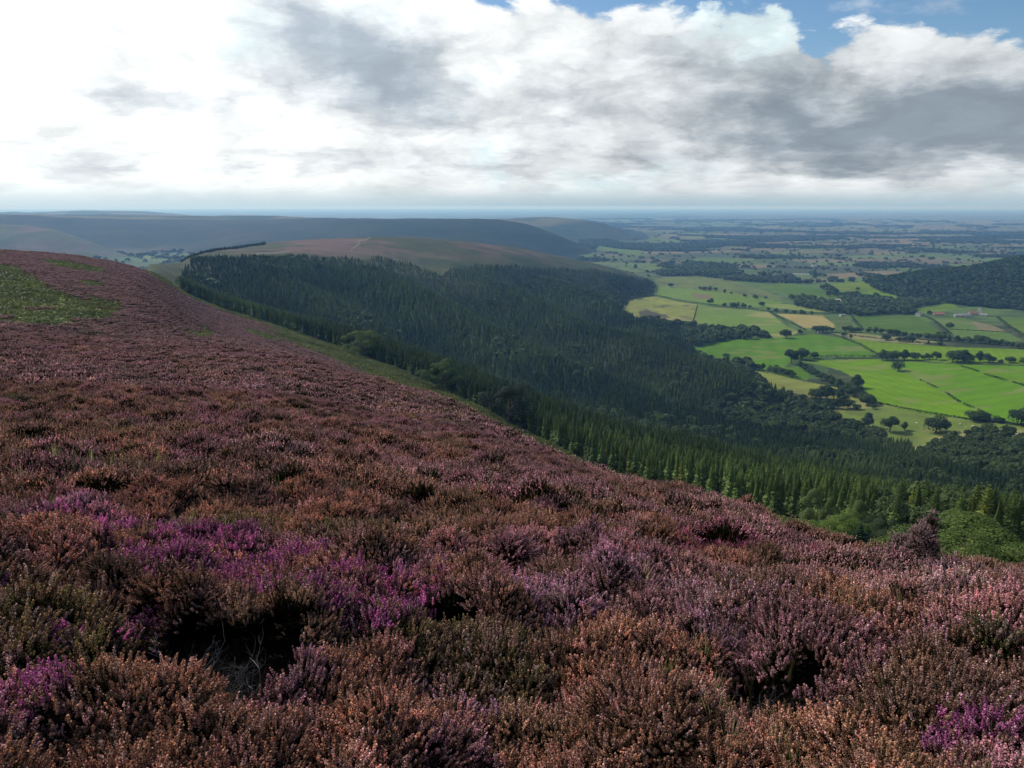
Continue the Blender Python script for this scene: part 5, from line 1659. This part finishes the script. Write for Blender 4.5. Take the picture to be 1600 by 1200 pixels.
# noise in angles for fluffy detail
av = N(nt, 'ShaderNodeCombineXYZ'); nt.links.new(az, av.inputs[0]); nt.links.new(g.mul(el, 1.9), av.inputs[1])
fl = g.noise(av.outputs[0], 7.0, 8, .56)
fl2 = g.noise(av.outputs[0], 22.0, 6, .6)
sv = N(nt, 'ShaderNodeCombineXYZ'); nt.links.new(az, sv.inputs[0]); nt.links.new(g.mul(el, 6.5), sv.inputs[1])
st = g.noise(sv.outputs[0], 6.0, 7, .55)

pw_ = N(nt, 'ShaderNodeVectorMath', operation='MULTIPLY_ADD'); nt.links.new(wn.outputs['Color'], pw_.inputs[0]); pw_.inputs[1].default_value = (.14, .14, 0); nt.links.new(av.outputs[0], pw_.inputs[2])


def puffs(scale, detail):
    v = N(nt, 'ShaderNodeTexVoronoi'); v.feature = 'SMOOTH_F1'; v.voronoi_dimensions = '2D'
    v.inputs['Scale'].default_value = scale; v.inputs['Detail'].default_value = detail; v.inputs['Roughness'].default_value = .55; v.inputs['Smoothness'].default_value = .35
    nt.links.new(pw_.outputs[0], v.inputs['Vector'])
    return g.sub(.75, v.outputs['Distance'])


puff = puffs(11.0, 4)


def blob(px, py, rx, ry, amp, rot=0.0):
    a0, t0 = pix_dir(px, py)
    e0 = math.atan(float(t0))
    k = 1 / FPX
    c, s = math.cos(R(rot)), math.sin(R(rot))
    dx = g.mul(g.sub(azw, float(a0)), 1 / (rx * k)); dy = g.mul(g.sub(elw, e0), -1 / (ry * k))
    r = rx / ry
    u = g.add(g.mul(dx, c), g.mul(dy, s / r)); v = g.sub(g.mul(dy, c), g.mul(dx, s * r))
    q = g.add(g.mul(u, u), g.mul(v, v))
    return g.mul(g.m('EXPONENT', g.mul(q, -1.0)), amp)


BLOBS = [(440, 30, 80, 50, 1.0), (520, 75, 110, 50, .9, 20), (610, 125, 110, 62, 1.0, 20), (640, 172, 95, 34, .9, 5), (670, 70, 60, 40, .6, 20), (440, 125, 60, 25, .5, 15),
         (225, 162, 130, 24, .62, 5), (340, 160, 40, 20, .35), (80, 130, 70, 14, .4, 10),
         (840, 130, 70, 50, .55), (900, 165, 60, 30, .4), (1030, 165, 120, 40, .6), (950, 75, 80, 34, .30), (1080, 90, 110, 34, .45, 10), (1200, 105, 120, 40, .5, 10),
         (1300, 165, 200, 60, .85), (1480, 195, 230, 48, 1.0), (1560, 140, 120, 45, .5), (1240, 215, 200, 28, .7), (1700, 180, 200, 70, .9),
         (878, 206, 28, 16, .7), (400, 250, 60, 14, .4), (620, 256, 110, 12, .6), (790, 250, 45, 14, .5), (30, 245, 50, 16, .4), (150, 268, 140, 12, .3), (1150, 250, 300, 24, .4), (1450, 262, 250, 14, .4)]
dk = None
for b in BLOBS:
    t = blob(*b); dk = t if dk is None else g.add(dk, t)
dk = g.mul(g.mul(dk, 1.3), g.add(.50, g.mul(fl, .95)))
dk = g.add(dk, g.mul(g.sub(fl, .5), 1.5))
dk = g.sub(dk, g.mul(g.sub(puff, .30), .9))
dk = g.add(dk, g.mul(g.sub(fl2, .5), .75))
low = g.ss(el, R(8.0), R(2.5))
dk = g.add(dk, g.mul(g.mul(low, g.sub(st, .48)), 3.0))
D = g.ss(g.add(dk, g.mul(g.sub(fl2, .5), .3)), .08, 2.95)
# nearness to the sun brightens the cloud
dot = N(nt, 'ShaderNodeVectorMath', operation='DOT_PRODUCT'); nt.links.new(tc.outputs['Generated'], dot.inputs[0]); dot.inputs[1].default_value = sd
sunny = g.ss(dot.outputs['Value'], .45, .93)
bright = g.mix(sunny, (.92, .955, .97), (1.30, 1.33, 1.32))
darkc = g.mix(sunny, (.31, .375, .44), (.60, .70, .80))
thin = g.mul(g.mul(g.ss(g.noise(av.outputs[0], 4.0, 5, .5), .46, .36), g.sub(1.0, D)), .6)
cloud = g.mix(D, g.mix(thin, bright, (.70, .93, .98)), darkc)
rim = g.mul(g.ss(dk, -.30, -.02), g.ss(dk, .30, .02))
cloud = g.mix(g.mul(rim, .35), cloud, (1.08, 1.1, 1.09))
pk = N(nt, 'ShaderNodeVectorMath', operation='SCALE'); nt.links.new(cloud, pk.inputs[0]); nt.links.new(g.add(.94, g.mul(puff, .20)), pk.inputs['Scale'])
cloud = pk.outputs[0]
# cloud-top line with the blue above it on the right
fc = N(nt, 'ShaderNodeFloatCurve')
EDGE_PTS = [(-300, -140), (640, -60), (720, -8), (790, 6), (860, -2), (930, 12), (1010, 22), (1080, 40), (1130, 24), (1220, 12), (1255, 62), (1285, 68), (1330, 52), (1370, 44), (1440, 50), (1520, 50), (1600, 62), (1800, 60)]
cv = fc.mapping.curves[0]
pts = []
for (ex, ey) in EDGE_PTS:
    a0, t0 = pix_dir(ex, ey); pts.append(((float(a0) + 1) / 2, math.atan(float(t0)) / .8))
pts = sorted(pts)
cv.points[0].location = (0, .75); cv.points[1].location = (1, pts[-1][1])
for p in pts: cv.points.new(*p)
fc.mapping.update()
nt.links.new(g.mul(g.add(az, 1.0), .5), fc.inputs['Value'])
edge = g.mul(fc.outputs[0], .8)
over = g.sub(g.sub(el, edge), .013)
over = g.add(over, g.mul(g.sub(fl, .5), -.05)); over = g.add(over, g.mul(g.sub(fl2, .5), -.03)); over = g.sub(over, g.mul(g.sub(puff, .3), .035))
blue = g.ss(over, -.006, .012)
# wisps and broken cloud higher up and behind
hi = g.noise(P, 1.3, 8, .6)
wisp = g.ss(g.add(hi, g.mul(g.sub(fl2, .5), .25)), .60, .80)
blue = g.mul(blue, g.sub(1.0, g.mul(wisp, .75)))
skyc = N(nt, 'ShaderNodeVectorMath', operation='SCALE'); nt.links.new(sky.outputs[0], skyc.inputs[0]); skyc.inputs['Scale'].default_value = .105
hs = N(nt, 'ShaderNodeHueSaturation'); hs.inputs['Saturation'].default_value = 1.25; nt.links.new(skyc.outputs[0], hs.inputs['Color'])
whole = g.mix(blue, cloud, hs.outputs[0])
# pale air along the horizon
hz = g.mix(sunny, (.52, .60, .64), (.80, .93, .95))
whole = g.mix(g.mul(g.ss(el, R(2.2), R(.3)), .6), whole, hz)
hz2 = g.mix(sunny, (.385, .535, .625), (.70, .85, .91))
whole = g.mix(g.ss(el, R(1.3), R(-.15)), whole, hz2)
nt.links.new(whole, bg.inputs['Color']); bg.inputs['Strength'].default_value = 1.0
nt.links.new(bg.outputs[0], out.inputs[0])

# the air
HAZE = True
if HAZE:
    zt, zb = ZC + 4, float(Zg.min()) - 2
    hv = np.array([(sxx * 66000 if True else 0, yy, zz_) for zz_ in (zb, zt) for sxx, yy in ((-1, -14000), (1, -14000), (1, 66000), (-1, 66000))], float)
    hq = np.array([(0, 3, 2, 1), (4, 5, 6, 7), (0, 1, 5, 4), (1, 2, 6, 5), (2, 3, 7, 6), (3, 0, 4, 7)])
    hm = bpy.data.materials.new('haze'); ht = nodes_of(hm)
    ho = N(ht, 'ShaderNodeOutputMaterial'); pv_ = N(ht, 'ShaderNodeVolumePrincipled')
    pv_.inputs['Color'].default_value = (.25, .55, 1.0, 1); pv_.inputs['Absorption Color'].default_value = (.76, .76, .76, 1); pv_.inputs['Density'].default_value = .78e-4; pv_.inputs['Anisotropy'].default_value = .2
    ht.links.new(pv_.outputs[0], ho.inputs['Volume'])
    link('haze', mesh_np('haze', hv, [hq], [hm]), kind='stuff')

scene.view_settings.view_transform = 'Standard'
scene.view_settings.look = 'None'
scene.view_settings.gamma = 1
scene.view_settings.exposure = 0.0
scene.cycles.volume_bounces = 0
scene.cycles.max_bounces = 5
scene.cycles.diffuse_bounces = 3
scene.cycles.transmission_bounces = 4
scene.cycles.transparent_max_bounces = 4
scene.cycles.use_denoising = True
scene.cycles.denoiser = 'OPENIMAGEDENOISE'
scene.cycles.denoising_input_passes = 'RGB_ALBEDO_NORMAL'
scene.cycles.denoising_prefilter = 'ACCURATE'
